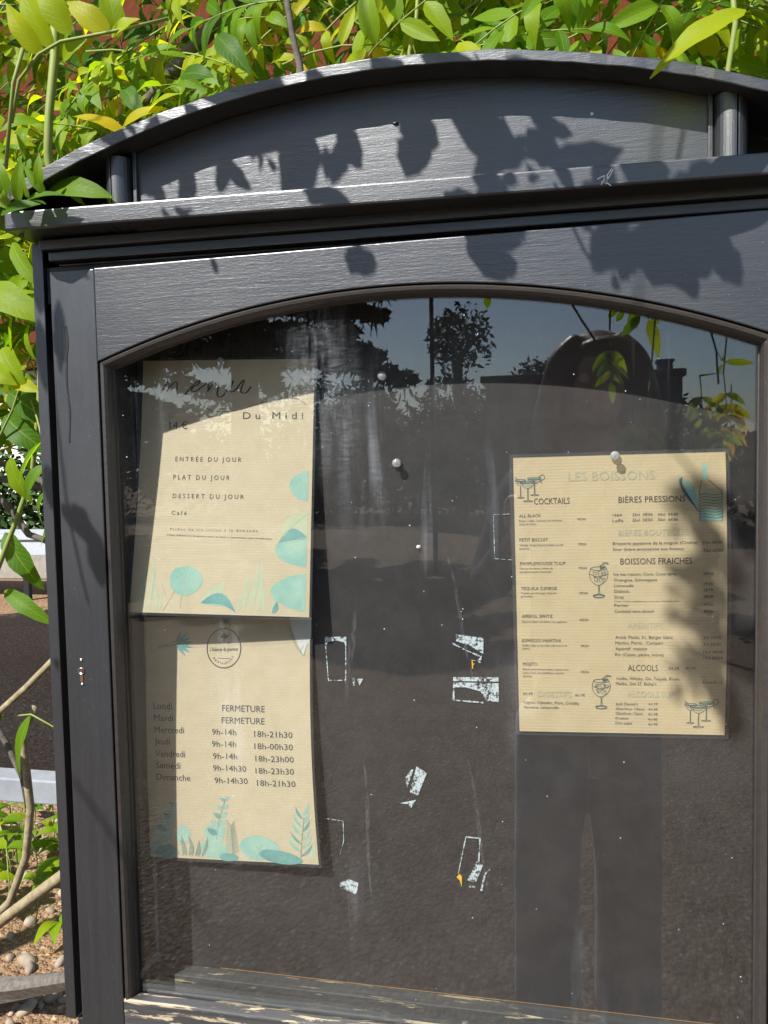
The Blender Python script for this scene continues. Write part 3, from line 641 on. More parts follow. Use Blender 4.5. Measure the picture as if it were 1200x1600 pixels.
HOURS_TEXT = [
    ('Lundi', 14.3, 112.4, 23.7, 7.7, 'dark', -0.7), ('Mardi', 14.9, 127.1, 24.5, 7.7, 'dark', -1.0), ('Mercredi', 15.5, 141.8, 37.6, 7.7, 'dark', -0.3),
    ('Jeudi', 15.7, 155.9, 19.2, 7.7, 'dark', -0.8), ('Vendredi', 16.3, 171.2, 37.5, 7.6, 'dark', -0.4), ('Samedi', 16.5, 185.6, 30.9, 7.6, 'dark', -0.4),
    ('Dimanche', 16.4, 199.9, 43.1, 7.6, 'dark', -1.1), ('FERMETURE', 101.4, 114.2, 53.3, 7.7, 'dark', 0.1), ('FERMETURE', 100.6, 128.9, 53.7, 7.6, 'dark', -0.0),
    ('9h-14h', 88.3, 143.2, 30.3, 7.2, 'dark', 0.0), ('18h-21h30', 141.1, 144.2, 46.9, 7.1, 'dark', -0.1), ('9h-14h', 87.9, 157.9, 30.3, 7.2, 'dark', 0.2),
    ('18h-00h30', 140.9, 159.1, 47.0, 7.1, 'dark', -0.0), ('9h-14h', 88.8, 172.9, 30.2, 7.2, 'dark', 0.3), ('18h-23h00', 141.7, 174.1, 46.8, 7.1, 'dark', 0.1),
    ('9h-14h30', 88.4, 187.5, 41.5, 7.1, 'dark', 0.2), ('18h-23h30', 141.3, 189.1, 46.9, 7.1, 'dark', 0.5), ('9h-14h30', 89.8, 202.6, 41.2, 7.1, 'dark', 0.3),
    ('18h-21h30', 142.5, 203.8, 46.8, 7.1, 'dark', 0.3),
]
MENU_SCRIPT = [[(25.8, 35.5), (30.5, 27.7), (33.7, 24.4), (33.7, 32.2), (31.1, 37.8), (36.3, 30.0), (41.7, 25.6), (44.1, 27.8), (43.5, 37.9), (46.0, 43.4), (51.6, 42.3), (59.1, 34.6), (65.5, 28.0), (71.6, 24.2), (70.4, 28.0), (63.4, 32.4), (62.5, 36.8), (68.1, 36.4), (76.8, 30.2), (83.4, 26.9), (82.0, 36.9), (86.9, 30.3), (92.7, 26.6), (95.7, 29.2), (93.9, 39.2), (96.3, 43.6), (101.8, 41.4), (108.1, 31.5), (113.3, 24.9), (110.3, 32.7), (110.5, 37.7), (116.0, 35.6), (123.4, 26.1), (126.6, 24.6), (123.6, 32.7), (123.4, 38.2), (129.4, 38.7), (135.1, 31.7)]]
MENU_SWASH = [(72.2, 51.3), (80.2, 56.8), (91.5, 60.6), (107.0, 60.6), (124.5, 58.0), (146.3, 51.1), (168.0, 46.1), (185.4, 45.1), (194.1, 47.7), (201.2, 52.8)]


# the drinks list
drink = Sheet([(0.4751, -0.0022, 0.0510), (0.6885, -0.0022, 0.0528), (0.4790, -0.0026, -0.2460), (0.6888, -0.0030, -0.2398)], 1.0, (0.0, 0.0022), lambda a, t: -0.0012 * math.sin(math.pi * a) * math.sin(math.pi * t))
dm = make_sheet('drinks_menu', 'laminated drinks list headed les boissons, right of the other sheets', drink, DRINK_TEXT)
ln = Draw(); ws = Draw()
three_coupes(ln, ws, 1.5, 17.7); three_coupes(ln, ws, 170, 257.5, 1.08)
balloon_glass(ln, 75.5, 113, 19.5, 38); balloon_glass(ln, 77, 234, 19.5, 37)
bt = Draw(); bt.poly([(187.6, 11.2), (192.6, 11.2), (192.6, 28), (187.6, 28)]); bt.poly([(184.3, 58), (206, 58), (206, 71), (184.3, 71)])
for k in range(9): bt.leaf((183 - k * 1.4, 60 - k * 1.5), (172 - k * 1.2 + 3 * math.sin(k), 28 - k * .8), 2.0, 0.10)
for k in range(6): bt.stroke([(186 + k * .4, 40 + k * 3), (195, 38 + k * 3.2), (206, 41 + k * 3)], .9)
for k in range(10): ln.stroke([(184 - k * 1.5, 62 - k * 2.0), (174 - k * 1.0, 44 - k * 1.6), (166 + k * .3, 30 - k * .6)], .4)
for k in range(9): ln.stroke([(184.6, 44 + k * 2.9), (190, 42.4 + k * 3), (199, 44 + k * 3), (206, 42.5 + k * 3)], .45)
ln.stroke([(187, 28), (184.6, 40), (184.3, 71), (206, 71), (205.6, 40), (193, 28)], .5, False)
bt.onto(drink, 'bottle_print', M['teal'], dm, 0.00015); ws.onto(drink, 'drink_print', M['teal_dark'], dm, 0.00018); ln.onto(drink, 'line_drawing', M['line'], dm, 0.0003)

# the lunch menu, its lower half leaning out to the glass
lunch = Sheet([(0.0505, -0.0045, 0.1724), (0.2578, -0.0045, 0.1655), (0.0425, -0.0440, -0.1155), (0.2519, -0.0300, -0.1201)], 1.25, (0.001, -0.0005))
lm = make_sheet('lunch_menu', 'laminated lunch menu with handwritten heading, hanging upper left and leaning forward', lunch, MENU_TEXT, 3.0, 'paper_pale')
sc = Draw()
for p in MENU_SCRIPT: sc.stroke(p, 1.35, True, True)
sc.stroke(MENU_SWASH, 0.45); sc.stroke([(95, 63), (98, 64.5), (96.5, 66)], .6); sc.onto(lunch, 'handwriting', M['script'], lm, 0.00042)
te = Draw(); td = Draw(); sg = Draw(); wl = Draw()
te.blob(205.5, 147, 21, 17.5, 0, 90, 270, 22); te.blob(205.5, 221, 36, 19, 0, 90, 270, 22); te.blob(205.5, 269, 39, 21, 0, 90, 270, 22); te.blob(65, 259, 19.5, 17)
td.leaf((206, 206), (172, 214), 14, .2); sg.blob(206, 195, 29, 18, 0, 90, 270, 22, .05)
td.leaf((84, 284), (126, 294.6), 13, -.25); sg.leaf((84.3, 285), (113, 258), 15, .06); te.leaf((86, 283), (112, 288), 9, -.15)
for x0, y1, dx, w in ((133, 245, 5, 5.5), (141, 232, 8, 6), (150, 229, 3, 5.5), (158, 262, -4, 4.5), (128, 275, 3, 3.5), (167, 270, 2, 4)): sg.leaf((x0, 294), (x0 + dx, y1), w, .04)
td.leaf((168, 294), (173, 280), 6, .1)
for k, (x0, y1, dx) in enumerate(((8, 232, 6), (13, 240, 7), (19, 229, 4), (24, 250, 5), (31, 262, -4), (36, 272, 3))): sg.leaf((x0, 294), (x0 + dx, y1), 4.2, .06 * (-1) ** k)
for p in ([(60, 290), (62, 265), (60, 246)], [(70, 292), (66, 270), (69, 250)], [(168, 214), (185, 211), (205, 206)], [(206, 178), (192, 190), (178, 205)], [(40, 294), (52, 270), (46, 258)], [(55, 296), (44, 280), (36, 262)]): wl.stroke(p, .6)
sg.onto(lunch, 'pale_leaf_print', M['sage'], lm, 0.00012); te.onto(lunch, 'leaf_print', M['teal'], lm, 0.0002); td.onto(lunch, 'deep_leaf_print', M['teal_dark'], lm, 0.00028); wl.onto(lunch, 'vein_print', M['sage'], lm, 0.00036)

# the opening hours
hours = Sheet([(0.0407, -0.0030, -0.1288), (0.2451, -0.0045, -0.1266), (0.0382, -0.0120, -0.4176), (0.2526, -0.0200, -0.4060)], 1.6, (-0.0045, -0.0035), lambda a, t: -0.005 * math.sin(math.pi * t) * (0.4 + abs(a - 0.5)))
hm = make_sheet('opening_hours', 'laminated opening hours sheet with round logo, below the lunch menu', hours, HOURS_TEXT, 3.4, 'paper_pale')
lg = Draw(); lg.ring(103.2, 37.2, 21.6, 24.3, .7); lg.ring(103.2, 37.2, 20.9, 23.6, .35)
for dx, dy in ((0, -3.2), (-2.6, -.6), (2.6, -.6), (0, .2)): lg.blob(103.2 + dx, 23.5 + dy, 1.9, 1.9, n=12)
lg.stroke([(103.2, 24), (103.2, 28.5)], 1.2)
for dx, dy in ((-7, 19), (7, 20), (-7, 30), (7, 30)): lg.stroke([(103.2 + dx, dy), (103.2 + dx * .7, dy + 1.8)], .9)
lg.stroke([(96, 49.5), (110.5, 49.5)], .5)
lg.onto(hours, 'logo', M['script'], hm, 0.00035)
b = MB()
for cls, items in text_meshes([("L'Auberge du gourmet", 85.5, 41.0, 35.5, 4.6, 'ink', 1.5)] + [(ch, 103.2 + 16.6 * math.sin(RAD(a)) - 1.0, 37.2 + 19.6 * math.cos(RAD(a)), 2.0 if ch != 'I' else .6, 2.5, 'ink', a) for ch, a in zip('RESTAURANT', [-50 + 100 * i / 9 for i in range(10)])]).items():
    for p, f in items: hours.put(b, p, f, 0.0004)
b.build('logo_lettering', M['script'], hm)
te = Draw(); td = Draw(); sg = Draw(); ms = Draw()
def sprig(x0, y0, x1, y1, n, w):
    ms.stroke([(x0, y0), ((x0 + x1) / 2 - 2, (y0 + y1) / 2), (x1, y1)], .6)
    for k in range(n):
        t = (k + .6) / n; x = x0 + (x1 - x0) * t; y = y0 + (y1 - y0) * t; s = 1 - .55 * t
        (te if k % 2 else td).leaf((x, y), (x - w * s, y - w * .55 * s), w * .62 * s); te.leaf((x, y - 1), (x + w * .85 * s, y - w * .75 * s), w * .58 * s)
sprig(24, 268, 38, 228, 5, 13); sprig(88, 272, 103, 220, 5, 14)
te.blob(20, 268, 12, 10); te.blob(86, 265, 13, 11); te.blob(46, 268, 9, 12, 20); te.blob(84, 284, 17, 11); td.blob(102, 293, 12, 5); te.blob(140, 280, 24, 15); sg.blob(139, 281, 9, 10); td.blob(165, 290, 26, 8, 8); te.blob(10, 286, 10, 10)
td.blob(24, 290, 15, 9, -6)
for k in range(7): ms.leaf((44 + k * 4.0, 294), (40 + k * 5.5 + (-1) ** k * 4, 268 + (k % 3) * 5), 4.5, .08)
ms.stroke([(136, 292), (141, 282), (144, 274)], .5); ms.stroke([(141, 283), (136, 277)], .4); ms.stroke([(18, 291), (24, 281), (34, 283), (40, 292)], 1.1)
for k in range(26):
    t = k / 25; y = 290 - 36 * t; sdir = (-1) ** k; ms.stroke([(107, y), (107 + sdir * (8.5 - 4 * t), y - 7)], .75, False)
ms.stroke([(108, 294), (107, 255)], .9)
for k in range(11):
    t = k / 10; x = 190 + 6 * t; y = 288 - 50 * t; sdir = (-1) ** k
    (te if k % 3 else td).leaf((x, y), (x + sdir * (15 - 8 * t), y - 16), 3.6, .08 * sdir)
sg.leaf((188, 282), (168, 262), 4.5, .1); sg.leaf((194, 262), (180, 244), 4, .1); sg.leaf((203, 294), (207, 268), 6); ms.stroke([(189, 293), (193, 265), (197, 240)], .8)
wc = Draw(); wc.poly([(185, -1), (211.5, -2), (211.5, 22), (205, 38), (202, 44), (195, 30), (188, 14)]); wc.onto(hours, 'torn_corner', simple('peeled_film_glare', (.66, .64, .60), .5, .3), hm, 0.00008)  # peeled laminate corner, its whitish glare painted as a pale colour
# teal grey dragonfly sprig at the head of the sheet
for k in range(7): td.leaf((42, 33), (42 + 22 * math.cos(RAD(-75 + k * 22)), 33 + 17 * math.sin(RAD(-75 + k * 22))), 4.2)
ms.stroke([(17, 38), (30, 35), (55, 33)], 1.6); ms.stroke([(18, 35), (34, 32), (50, 26)], .7); te.leaf((46, 30), (58, 17), 6)
ms.stroke([(184.6, 8.8), (188, 22), (193, 33), (201, 44)], .5); ms.stroke([(186, 9), (190, 24), (196, 36), (202.6, 44.8)], .4); ms.stroke([(202.6, 44.8), (205, 36), (207.4, 29.8)], .5); ms.stroke([(201, 44), (199, 38), (203, 32)], .4)
for k in range(8): ms.stroke([(186 + k * 1.0, 12 + k * 3), (188 + k * 1.1, 13.5 + k * 3.2)], .35)
sg.onto(hours, 'pale_leaf_print', M['sage'], hm, 0.00012); te.onto(hours, 'leaf_print', M['teal'], hm, 0.0002); td.onto(hours, 'deep_leaf_print', M['teal_dark'], hm, 0.00028); ms.onto(hours, 'twig_print', M['moss'], hm, 0.00036)

# ------------------------------------------------------------------ push pins, scraps of tape
def pin(loc, label, tilt=(0, 0)):
    r = thing('push_pin', label, 'push pin', loc, 'clear push pins in the case')
    b = MB(); ax = Vector((tilt[0], -1, tilt[1]))
    b.lathe(Vector(loc), ax, [(0.0001, 0.0), (0.0046, 0.0002), (0.0048, 0.0014), (0.0030, 0.0024), (0.0024, 0.0050), (0.0027, 0.0070), (0.0042, 0.0082), (0.0046, 0.0096), (0.0040, 0.0106), (0.0001, 0.0108)], 18)
    b.build('pin_head', M['pin'], r, smooth=True)
    b = MB(); b.tube([Vector(loc) + Vector((0, 0.0030, 0)), Vector(loc) - Vector((0, 0.0018, 0))], 0.0006, 6); b.build('needle', M['steel'], r)
pin((0.3345, -0.0022, 0.1425), 'clear push pin alone on the bare board, highest of the loose ones', (0.1, 0.05))
pin((0.3485, -0.0022, 0.0480), 'clear push pin on the bare board level with the top of the drinks list', (0.12, 0.0))
pin((0.5800, -0.0050, 0.0512), 'clear push pin holding the top edge of the drinks list', (-0.05, 0.0))
pin((0.1512, -0.0070, 0.1650), 'clear push pin at the top edge of the lunch menu', (0.0, 0.1))
pin((0.1430, -0.0058, -0.1340), 'clear push pin at the top edge of the opening hours sheet', (0.0, 0.0))
b = MB(); V, F = ico((0.371, -0.002, -0.0447), 0.0026, 2, (1.2, .8, 1), .1); b.add(V, F)
tag(b.build('white_bead', M['white_fleck'], smooth=True), 'tiny white bead stuck alone on the dark board near its middle', 'bead')

def scrap(label, shapes, name='tape_scrap', mat='tape', cat='tape scrap', group='torn tape scraps on the board', y=-0.0012):
    b = MB(); k = 0
    for sh in shapes:
        kind, *a = sh; yy = y - 0.00004 * k; k += 1
        if kind == 'p': b.prism(a[0], yy, yy + 0.0003)
        else:                                             # a torn outline: run of narrow uneven strips
            pts, w = a
            for p, q in zip(pts[:-1], pts[1:]):
                p = Vector(p); q = Vector(q); d = (q - p); L = d.length; nrm = Vector((-d.y, d.x)).normalized(); nseg = max(2, int(L / 0.004)); ring = []
                for i in range(nseg + 1): c = p + d * i / nseg; ring.append((c, w * rnd.uniform(0.35, 1.0)))
                b.prism([tuple(c + nrm * h / 2) for c, h in ring] + [tuple(c - nrm * h / 2) for c, h in ring[::-1]], yy, yy + 0.0003)
    return tag(b.build(name, M[mat]), label, cat, group)
scrap('outline of a torn tape strip with white top edge, right of the opening hours sheet', [('p', [(0.2606, -0.1478), (0.2862, -0.1472), (0.2856, -0.1585), (0.2835, -0.1535), (0.2740, -0.1515), (0.2650, -0.1535), (0.2625, -0.1570)]), ('l', [(0.2612, -0.150), (0.2639, -0.1979)], .0016), ('l', [(0.2855, -0.152), (0.2843, -0.1972), (0.2639, -0.1979)], .0018)])
scrap('two tiny white flecks of tape beside the empty torn outline', [('p', [(0.2911, -0.1932), (0.2945, -0.1945), (0.2952, -0.2020), (0.2935, -0.2036)]), ('p', [(0.2975, -0.195), (0.3045, -0.1948), (0.3005, -0.2025)])])
scrap('white torn tape patch with dark diagonal gash, left of the drinks list', [('p', [(0.4106, -0.1415), (0.4410, -0.1448), (0.4405, -0.1625), (0.4270, -0.1540), (0.4110, -0.1490)]), ('l', [(0.4070, -0.1515), (0.4220, -0.1590), (0.4385, -0.1655)], .0022), ('p', [(0.4390, -0.1640), (0.4376, -0.1725), (0.4264, -0.1690), (0.4340, -0.1700)])])
scrap('wide white torn tape rectangle with ragged dark hole, left of the drinks list', [('p', [(0.407, -0.1892), (0.4569, -0.1878), (0.4566, -0.1925), (0.407, -0.1935)]), ('p', [(0.4569, -0.1945), (0.4566, -0.2152), (0.4440, -0.2145), (0.4370, -0.2040), (0.4200, -0.2000), (0.4085, -0.2005), (0.4075, -0.1950)]), ('l', [(0.4075, -0.196), (0.4072, -0.2150), (0.440, -0.2165)], .0024)])
scrap('slanting white double tape scrap in the middle of the lower board', [('p', [(0.3640, -0.2925), (0.3758, -0.2993), (0.3652, -0.3255), (0.3560, -0.3225)]), ('p', [(0.3585, -0.2960), (0.3605, -0.2965), (0.3530, -0.3175), (0.3510, -0.3060)]), ('p', [(0.3445, -0.3359), (0.3629, -0.331), (0.3569, -0.3410), (0.3540, -0.3365)])])
scrap('thin faint outline of missing tape near the lower right corner of the opening hours sheet', [('l', [(0.256, -0.3601), (0.2773, -0.3616), (0.2775, -0.385), (0.2726, -0.4012)], .0011)])
scrap('small greyish brushed tape scrap, lowest on the left of the board', [('p', [(0.271, -0.4356), (0.2826, -0.4300), (0.2939, -0.4336), (0.2913, -0.4475), (0.2724, -0.4416)])])
scrap('open white tape outline ending in a crumpled patch, lowest on the right', [('l', [(0.4094, -0.4123), (0.4186, -0.3696), (0.4343, -0.3699), (0.4325, -0.3970)], .0018), ('p', [(0.4304, -0.3965), (0.4375, -0.4000), (0.4290, -0.4205), (0.4194, -0.4195)]), ('l', [(0.4446, -0.4044), (0.4390, -0.4110), (0.4349, -0.4299)], .0026), ('l', [(0.4210, -0.4260), (0.4290, -0.4262)], .0020)])
scrap('dashed outline of missing tape just left of the drinks list', [('l', [(0.4726, -0.009), (0.4534, -0.0096), (0.4543, -0.0575), (0.4734, -0.0588)], .0008)])
scrap('tiny yellow scrap of paper between the two white tape patches', [('p', [(0.4276, -0.1700), (0.4290, -0.1700), (0.4292, -0.1790), (0.4280, -0.1790)]), ('p', [(0.4292, -0.1735), (0.4310, -0.1728), (0.4293, -0.1760)])], 'paper_scrap', 'yellow', 'paper scrap', 'yellow paper scraps on the board')
scrap('tiny yellow scrap of paper beside the crumpled lowest tape patch', [('p', [(0.4075, -0.4165), (0.4110, -0.4125), (0.4135, -0.4155), (0.4130, -0.4275), (0.4110, -0.4200)])], 'paper_scrap', 'yellow', 'paper scrap', 'yellow paper scraps on the board')

# ------------------------------------------------------------------ wisteria
def leaf_geo(mb, base, tip, width, nrm=None, fold=0.25, droop=0.12, tint=0.5, nseg=8, wave=0.05):
    base = Vector(base); tip = Vector(tip); d = tip - base; L = d.length; d = d / L
    nrm = Vector(nrm) if nrm is not None else Vector((rnd.uniform(-1, 1), -1.2, rnd.uniform(-.2, 1.0)))
    nrm = (nrm - d * nrm.dot(d)); nrm = nrm.normalized() if nrm.length > 1e-4 else d.orthogonal().normalized()
    side = d.cross(nrm); V = []; UV = []; ph = rnd.uniform(0, 6.28); tw = rnd.uniform(-.35, .35)
    for i in range(nseg + 1):
        t = i / nseg
        prof = 2.02 * (t ** 0.62) * ((1 - t) ** 0.92)
        w = max(0.0003, width * 0.56 * prof)
        c = base + d * (L * t) + nrm * (L * droop * math.sin(math.pi * t) * 0.8 - L * droop * t * t * 0.9)
        ct, st_ = math.cos(tw * t), math.sin(tw * t); sd = side * ct + nrm * st_; nn = nrm * ct - side * st_
        for u in (-1, -.5, 0, .5, 1):
            ru = w * (1 + wave * math.sin(ph + t * 17 + u * 3))
            V.append(c + sd * (u * ru) + nn * (fold * ru * abs(u) * (1.2 - .4 * abs(u)) + wave * width * .35 * abs(u) * math.sin(ph * 2 + t * 13 + u))); UV.append((u, t))
    F = [(i * 5 + k, i * 5 + k + 1, (i + 1) * 5 + k + 1, (i + 1) * 5 + k) for i in range(nseg) for k in range(4)]
    mb.add(V, F, UV, tint)
def compound(lv, st, base, direction, length, pairs, size, tint, droop=0.5, nseg=6, front=None):
    """one pinnate wisteria leaf: a thin drooping stalk with paired leaflets and one at the end"""
    p = Vector(base); d = Vector(direction).normalized(); pts = [p.copy()]; steps = pairs + 2; ds = []
    for i in range(steps):
        d = (d + Vector((0, 0, -droop / steps)) + Vector((rnd.uniform(-.05, .05),) * 3)).normalized(); p = p + d * (length / steps); pts.append(p.copy()); ds.append(d.copy())
    st.tube(pts, [0.0015 * (1 - .5 * i / steps) for i in range(steps + 1)], 5)
    fn = Vector(front) if front else Vector((rnd.uniform(-.9, .6), -1.0, rnd.uniform(-.1, 1.1)))
    for i in range(2, steps):
        dd = ds[i - 1]; sd = dd.cross(fn); sd = sd.normalized() if sd.length > 1e-4 else dd.orthogonal().normalized()
        for s_ in (-1, 1):
            if rnd.random() < 0.06: continue
            k = size * rnd.uniform(.8, 1.12) * (0.75 + 0.4 * math.sin(math.pi * i / steps))
            td = (dd * rnd.uniform(.25, .6) + sd * s_ * rnd.uniform(.7, 1.0) + Vector((0, 0, -rnd.uniform(.15, .7)))).normalized()
            leaf_geo(lv, pts[i], pts[i] + td * k, k * rnd.uniform(.36, .46), fn + Vector((rnd.uniform(-.6, .6), rnd.uniform(-.4, .4), rnd.uniform(-.5, .5))), rnd.uniform(.1, .5), rnd.uniform(.0, .3), min(1, max(0, tint + rnd.uniform(-.16, .16))), nseg)
    td = (ds[-1] + Vector((rnd.uniform(-.2, .2), 0, -.2))).normalized()
    leaf_geo(lv, pts[-1], pts[-1] + td * size, size * .42, fn, .25, .15, tint, nseg)
def vine(name, label, loc, group='wisteria growing round the case'):
    return thing(name, label, 'climbing plant', loc, group)
def vis(p):                                           # roughly what a viewer in front of the case could see round it
    return True

# 1: the mass over the top of the case
v1 = vine('wisteria', 'bright green wisteria mass climbing behind and above the arched top of the case', (0.30, 0.25, GZ))
lv = MB(); st = MB(); r_ = rnd
for i in range(330):
    x = r_.uniform(-.62, 1.30); y = r_.uniform(.10, .46); zt = 0.46 if 0 < x < .75 else 0.30
    z = zt + abs(r_.gauss(0, .20)) + y * .15
    if z > 1.15: z = r_.uniform(zt, 1.0)
    if x < -.04: z = max(z, .36)
    d = Vector((r_.uniform(-1, 1), r_.uniform(-.9, .15) if y > .22 else r_.uniform(-.25, .2), r_.uniform(-.35, .75)))
    t = r_.choice([.30, .42, .50, .56, .62, .68, .74, .82]) + (.08 if x < .2 else 0)
    compound(lv, st, (x, y, z), d, r_.uniform(.13, .24), r_.choice([3, 4, 4, 5]), r_.uniform(.040, .066), min(.80, t), r_.uniform(.3, 1.1))
for i in range(200):                                    # a deeper layer, its shade put into darker leaf tints
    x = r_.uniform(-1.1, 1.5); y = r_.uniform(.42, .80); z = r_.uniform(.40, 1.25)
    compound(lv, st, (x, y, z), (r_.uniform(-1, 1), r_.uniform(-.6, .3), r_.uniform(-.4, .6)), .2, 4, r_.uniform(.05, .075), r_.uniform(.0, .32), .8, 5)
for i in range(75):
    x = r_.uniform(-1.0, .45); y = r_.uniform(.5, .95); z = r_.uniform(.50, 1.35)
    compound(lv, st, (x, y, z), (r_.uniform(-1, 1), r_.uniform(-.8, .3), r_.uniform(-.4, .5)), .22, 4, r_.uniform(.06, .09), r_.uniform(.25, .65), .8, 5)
for i in range(150):  # unseen canopy overhead, added to block skylight from the case
    x = r_.uniform(-1.1, 1.9); y = r_.uniform(.10, 1.1); z = r_.uniform(1.25, 1.7)
    compound(lv, st, (x, y, z), (r_.uniform(-1, 1), r_.uniform(-.8, .6), r_.uniform(-.4, .2)), .26, 4, r_.uniform(.08, .11), r_.uniform(.2, .6), .6, 4)
for i in range(110):
    x = r_.choice([r_.uniform(-.62, .12), r_.uniform(.55, 1.25)]); y = r_.uniform(.16, .5); z = r_.uniform(.44, .82)
    compound(lv, st, (x, y, z), (r_.uniform(-1, 1), r_.uniform(-.5, .2), r_.uniform(-.3, .6)), r_.uniform(.13, .2), 4, r_.uniform(.040, .060), r_.choice([.45, .55, .62, .70, .76]), r_.uniform(.3, 1.0))
# large leaves one can pick out along the top
for base, tip, w, tint, n in (((0.674, -0.160, 0.408), (0.598, -0.172, 0.364), .031, .80, (-.2, -1, .5)),
        ((-0.007, -0.088, 0.346), (0.072, -0.101, 0.333), .031, .52, (.1, -1, .55)), ((-0.002, -0.07, 0.366), (0.027, -0.08, 0.330), .014, .6, (-.5, -1, .3)),
        ((-0.024, -0.118, 0.325), (-0.016, -0.124, 0.369), .016, .6, (.3, -1, .1)), ((-0.011, -0.118, 0.329), (-0.013, -0.124, 0.352), .014, .55, (-.4, -1, 0)), ((0.001, -0.118, 0.333), (0.006, -0.124, 0.372), .013, .62, (.4, -1, .1)), ((-0.045, -0.118, 0.315), (0.003, -0.124, 0.323), .018, .3, (0, -1, .5)), ((0.008, -0.118, 0.333), (-0.012, -0.124, 0.360), .014, .5, (-.2, -1, .3)), ((-0.037, -0.118, 0.333), (-0.044, -0.124, 0.372), .022, .55, (.2, -1, .3)), ((-0.016, -0.116, 0.328), (0.030, -0.120, 0.331), .012, .4, (0, -1, .6)), ((-0.055, -0.115, 0.345), (-0.030, -0.122, 0.318), .02, .65, (-.3, -1, .4)), ((-0.07, -0.06, 0.34), (-0.045, -0.085, 0.300), .02, .5, (-.2, -1, .4)),
        ((-0.090, -0.05, 0.352), (-0.068, -0.07, 0.312), .018, .7, (-.5, -1, .5)), ((-0.04, -0.092, 0.335), (-0.005, -0.100, 0.331), .016, .35, (0, -.6, 1)),
        ((-0.063, 0.0, 0.533), (-0.105, -0.015, 0.590), .032, .84, (-.3, -1, -.2)), ((-0.062, 0.02, 0.548), (-0.099, 0.005, 0.630), .036, .80, (-.3, -1, -.1)), ((-0.028, 0.0, 0.551), (-0.064, -0.012, 0.622), .040, .78, (.2, -1, -.25)),
        ((0.022, 0.0, 0.545), (-0.026, -0.012, 0.585), .034, .88, (-.1, -1, .3)), ((0.021, 0.02, 0.551), (0.012, 0.01, 0.615), .034, .7, (.4, -1, -.1)), ((-0.052, 0.02, 0.534), (-0.012, 0.005, 0.552), .026, .68, (.1, -1, .3)), ((0.024, 0.0, 0.543), (0.062, -.01, 0.555), .026, .82, (.1, -1, .3)),
        ((0.052, -0.02, 0.420), (-0.008, -0.035, 0.449), .024, .97, (-.1, -.8, .9)), ((0.032, 0.0, 0.440), (0.092, -0.012, 0.455), .024, .90, (.2, -1, .6)), ((0.062, 0.0, 0.449), (0.114, -0.02, 0.466), .024, .82, (0, -1, .8)),
        ((0.10, .02, .50), (0.145, 0.0, 0.487), .03, .2, (0, -1, .3)), ((0.14, .03, .545), (0.185, .01, .49), .032, .22, (-.1, -1, .2)), ((0.02, .03, .50), (0.055, .01, .455), .026, .3, (.2, -1, .1))):
    leaf_geo(lv, base, tip, w, n, .22, .10, tint, 12, .05)
for k in range(46):                                    # fringe of hanging leaves just behind the roof board
    x = -.05 + .90 * k / 45 + r_.uniform(-.02, .02); zr = -0.5761 + math.sqrt(1.0179 - (x - .365) ** 2)
    for q in range(2):
        z = zr + r_.uniform(.03, .10); y = r_.uniform(.05, .12)
        leaf_geo(lv, (x, y, z), (x + r_.uniform(-.035, .035), y - .02, z - r_.uniform(.045, .07)), r_.uniform(.018, .028), (r_.uniform(-.5, .3), -1, r_.uniform(.1, .7)), .2, .1, r_.uniform(.42, .85), 9)
lv.build('foliage', M['leaf'], v1, smooth=True, attrs=True); st.build('leaf_stalks', M['stem_green'], v1, smooth=True)
for pts, r, mt in (([(-0.107, -0.02, 0.40), (-0.092, -0.02, 0.495), (-0.077, -0.02, 0.533)], .0022, 'stem_green'), ([(-0.11, 0.0, 0.46), (-0.091, -0.01, 0.503), (-0.064, -0.01, 0.529), (-0.035, -0.01, 0.54), (0.03, -0.01, 0.543), (.09, .01, .56)], .0019, 'stem_green'),
                   ([(-0.10, 0.09, 0.30), (-0.097, 0.05, 0.441), (-0.093, 0.05, 0.487), (-0.088, 0.06, 0.56), (-.10, .1, .8)], .0055, 'stem_green'), ([(0.235, 0.12, 0.30), (0.217, 0.1, 0.535), (0.208, 0.1, 0.574), (0.197, 0.1, 0.66), (.19, .1, .9)], .0042, 'stem_grey'),
                   ([(0.34, 0.12, 0.30), (0.353, 0.1, 0.534), (0.362, 0.1, 0.57), (0.370, 0.1, 0.66)], .0026, 'stem_green'), ([(0.72, .12, .25), (.70, .1, .42), (.715, .1, .52), (.70, .1, .7)], .003, 'stem_green'),
                   ([(-.62, .4, -.2), (-.4, .32, .35), (.1, .28, .75), (.7, .3, .82), (1.3, .3, .9)], .012, 'stem_grey'), ([(1.1, .3, GZ), (1.05, .3, -.4), (.98, .3, .3), (.8, .3, .7)], .016, 'stem_grey')):
    b = MB(); b.tube(pts, r, 8, wob=.1); b.build('stem', M[mt], v1, smooth=True)

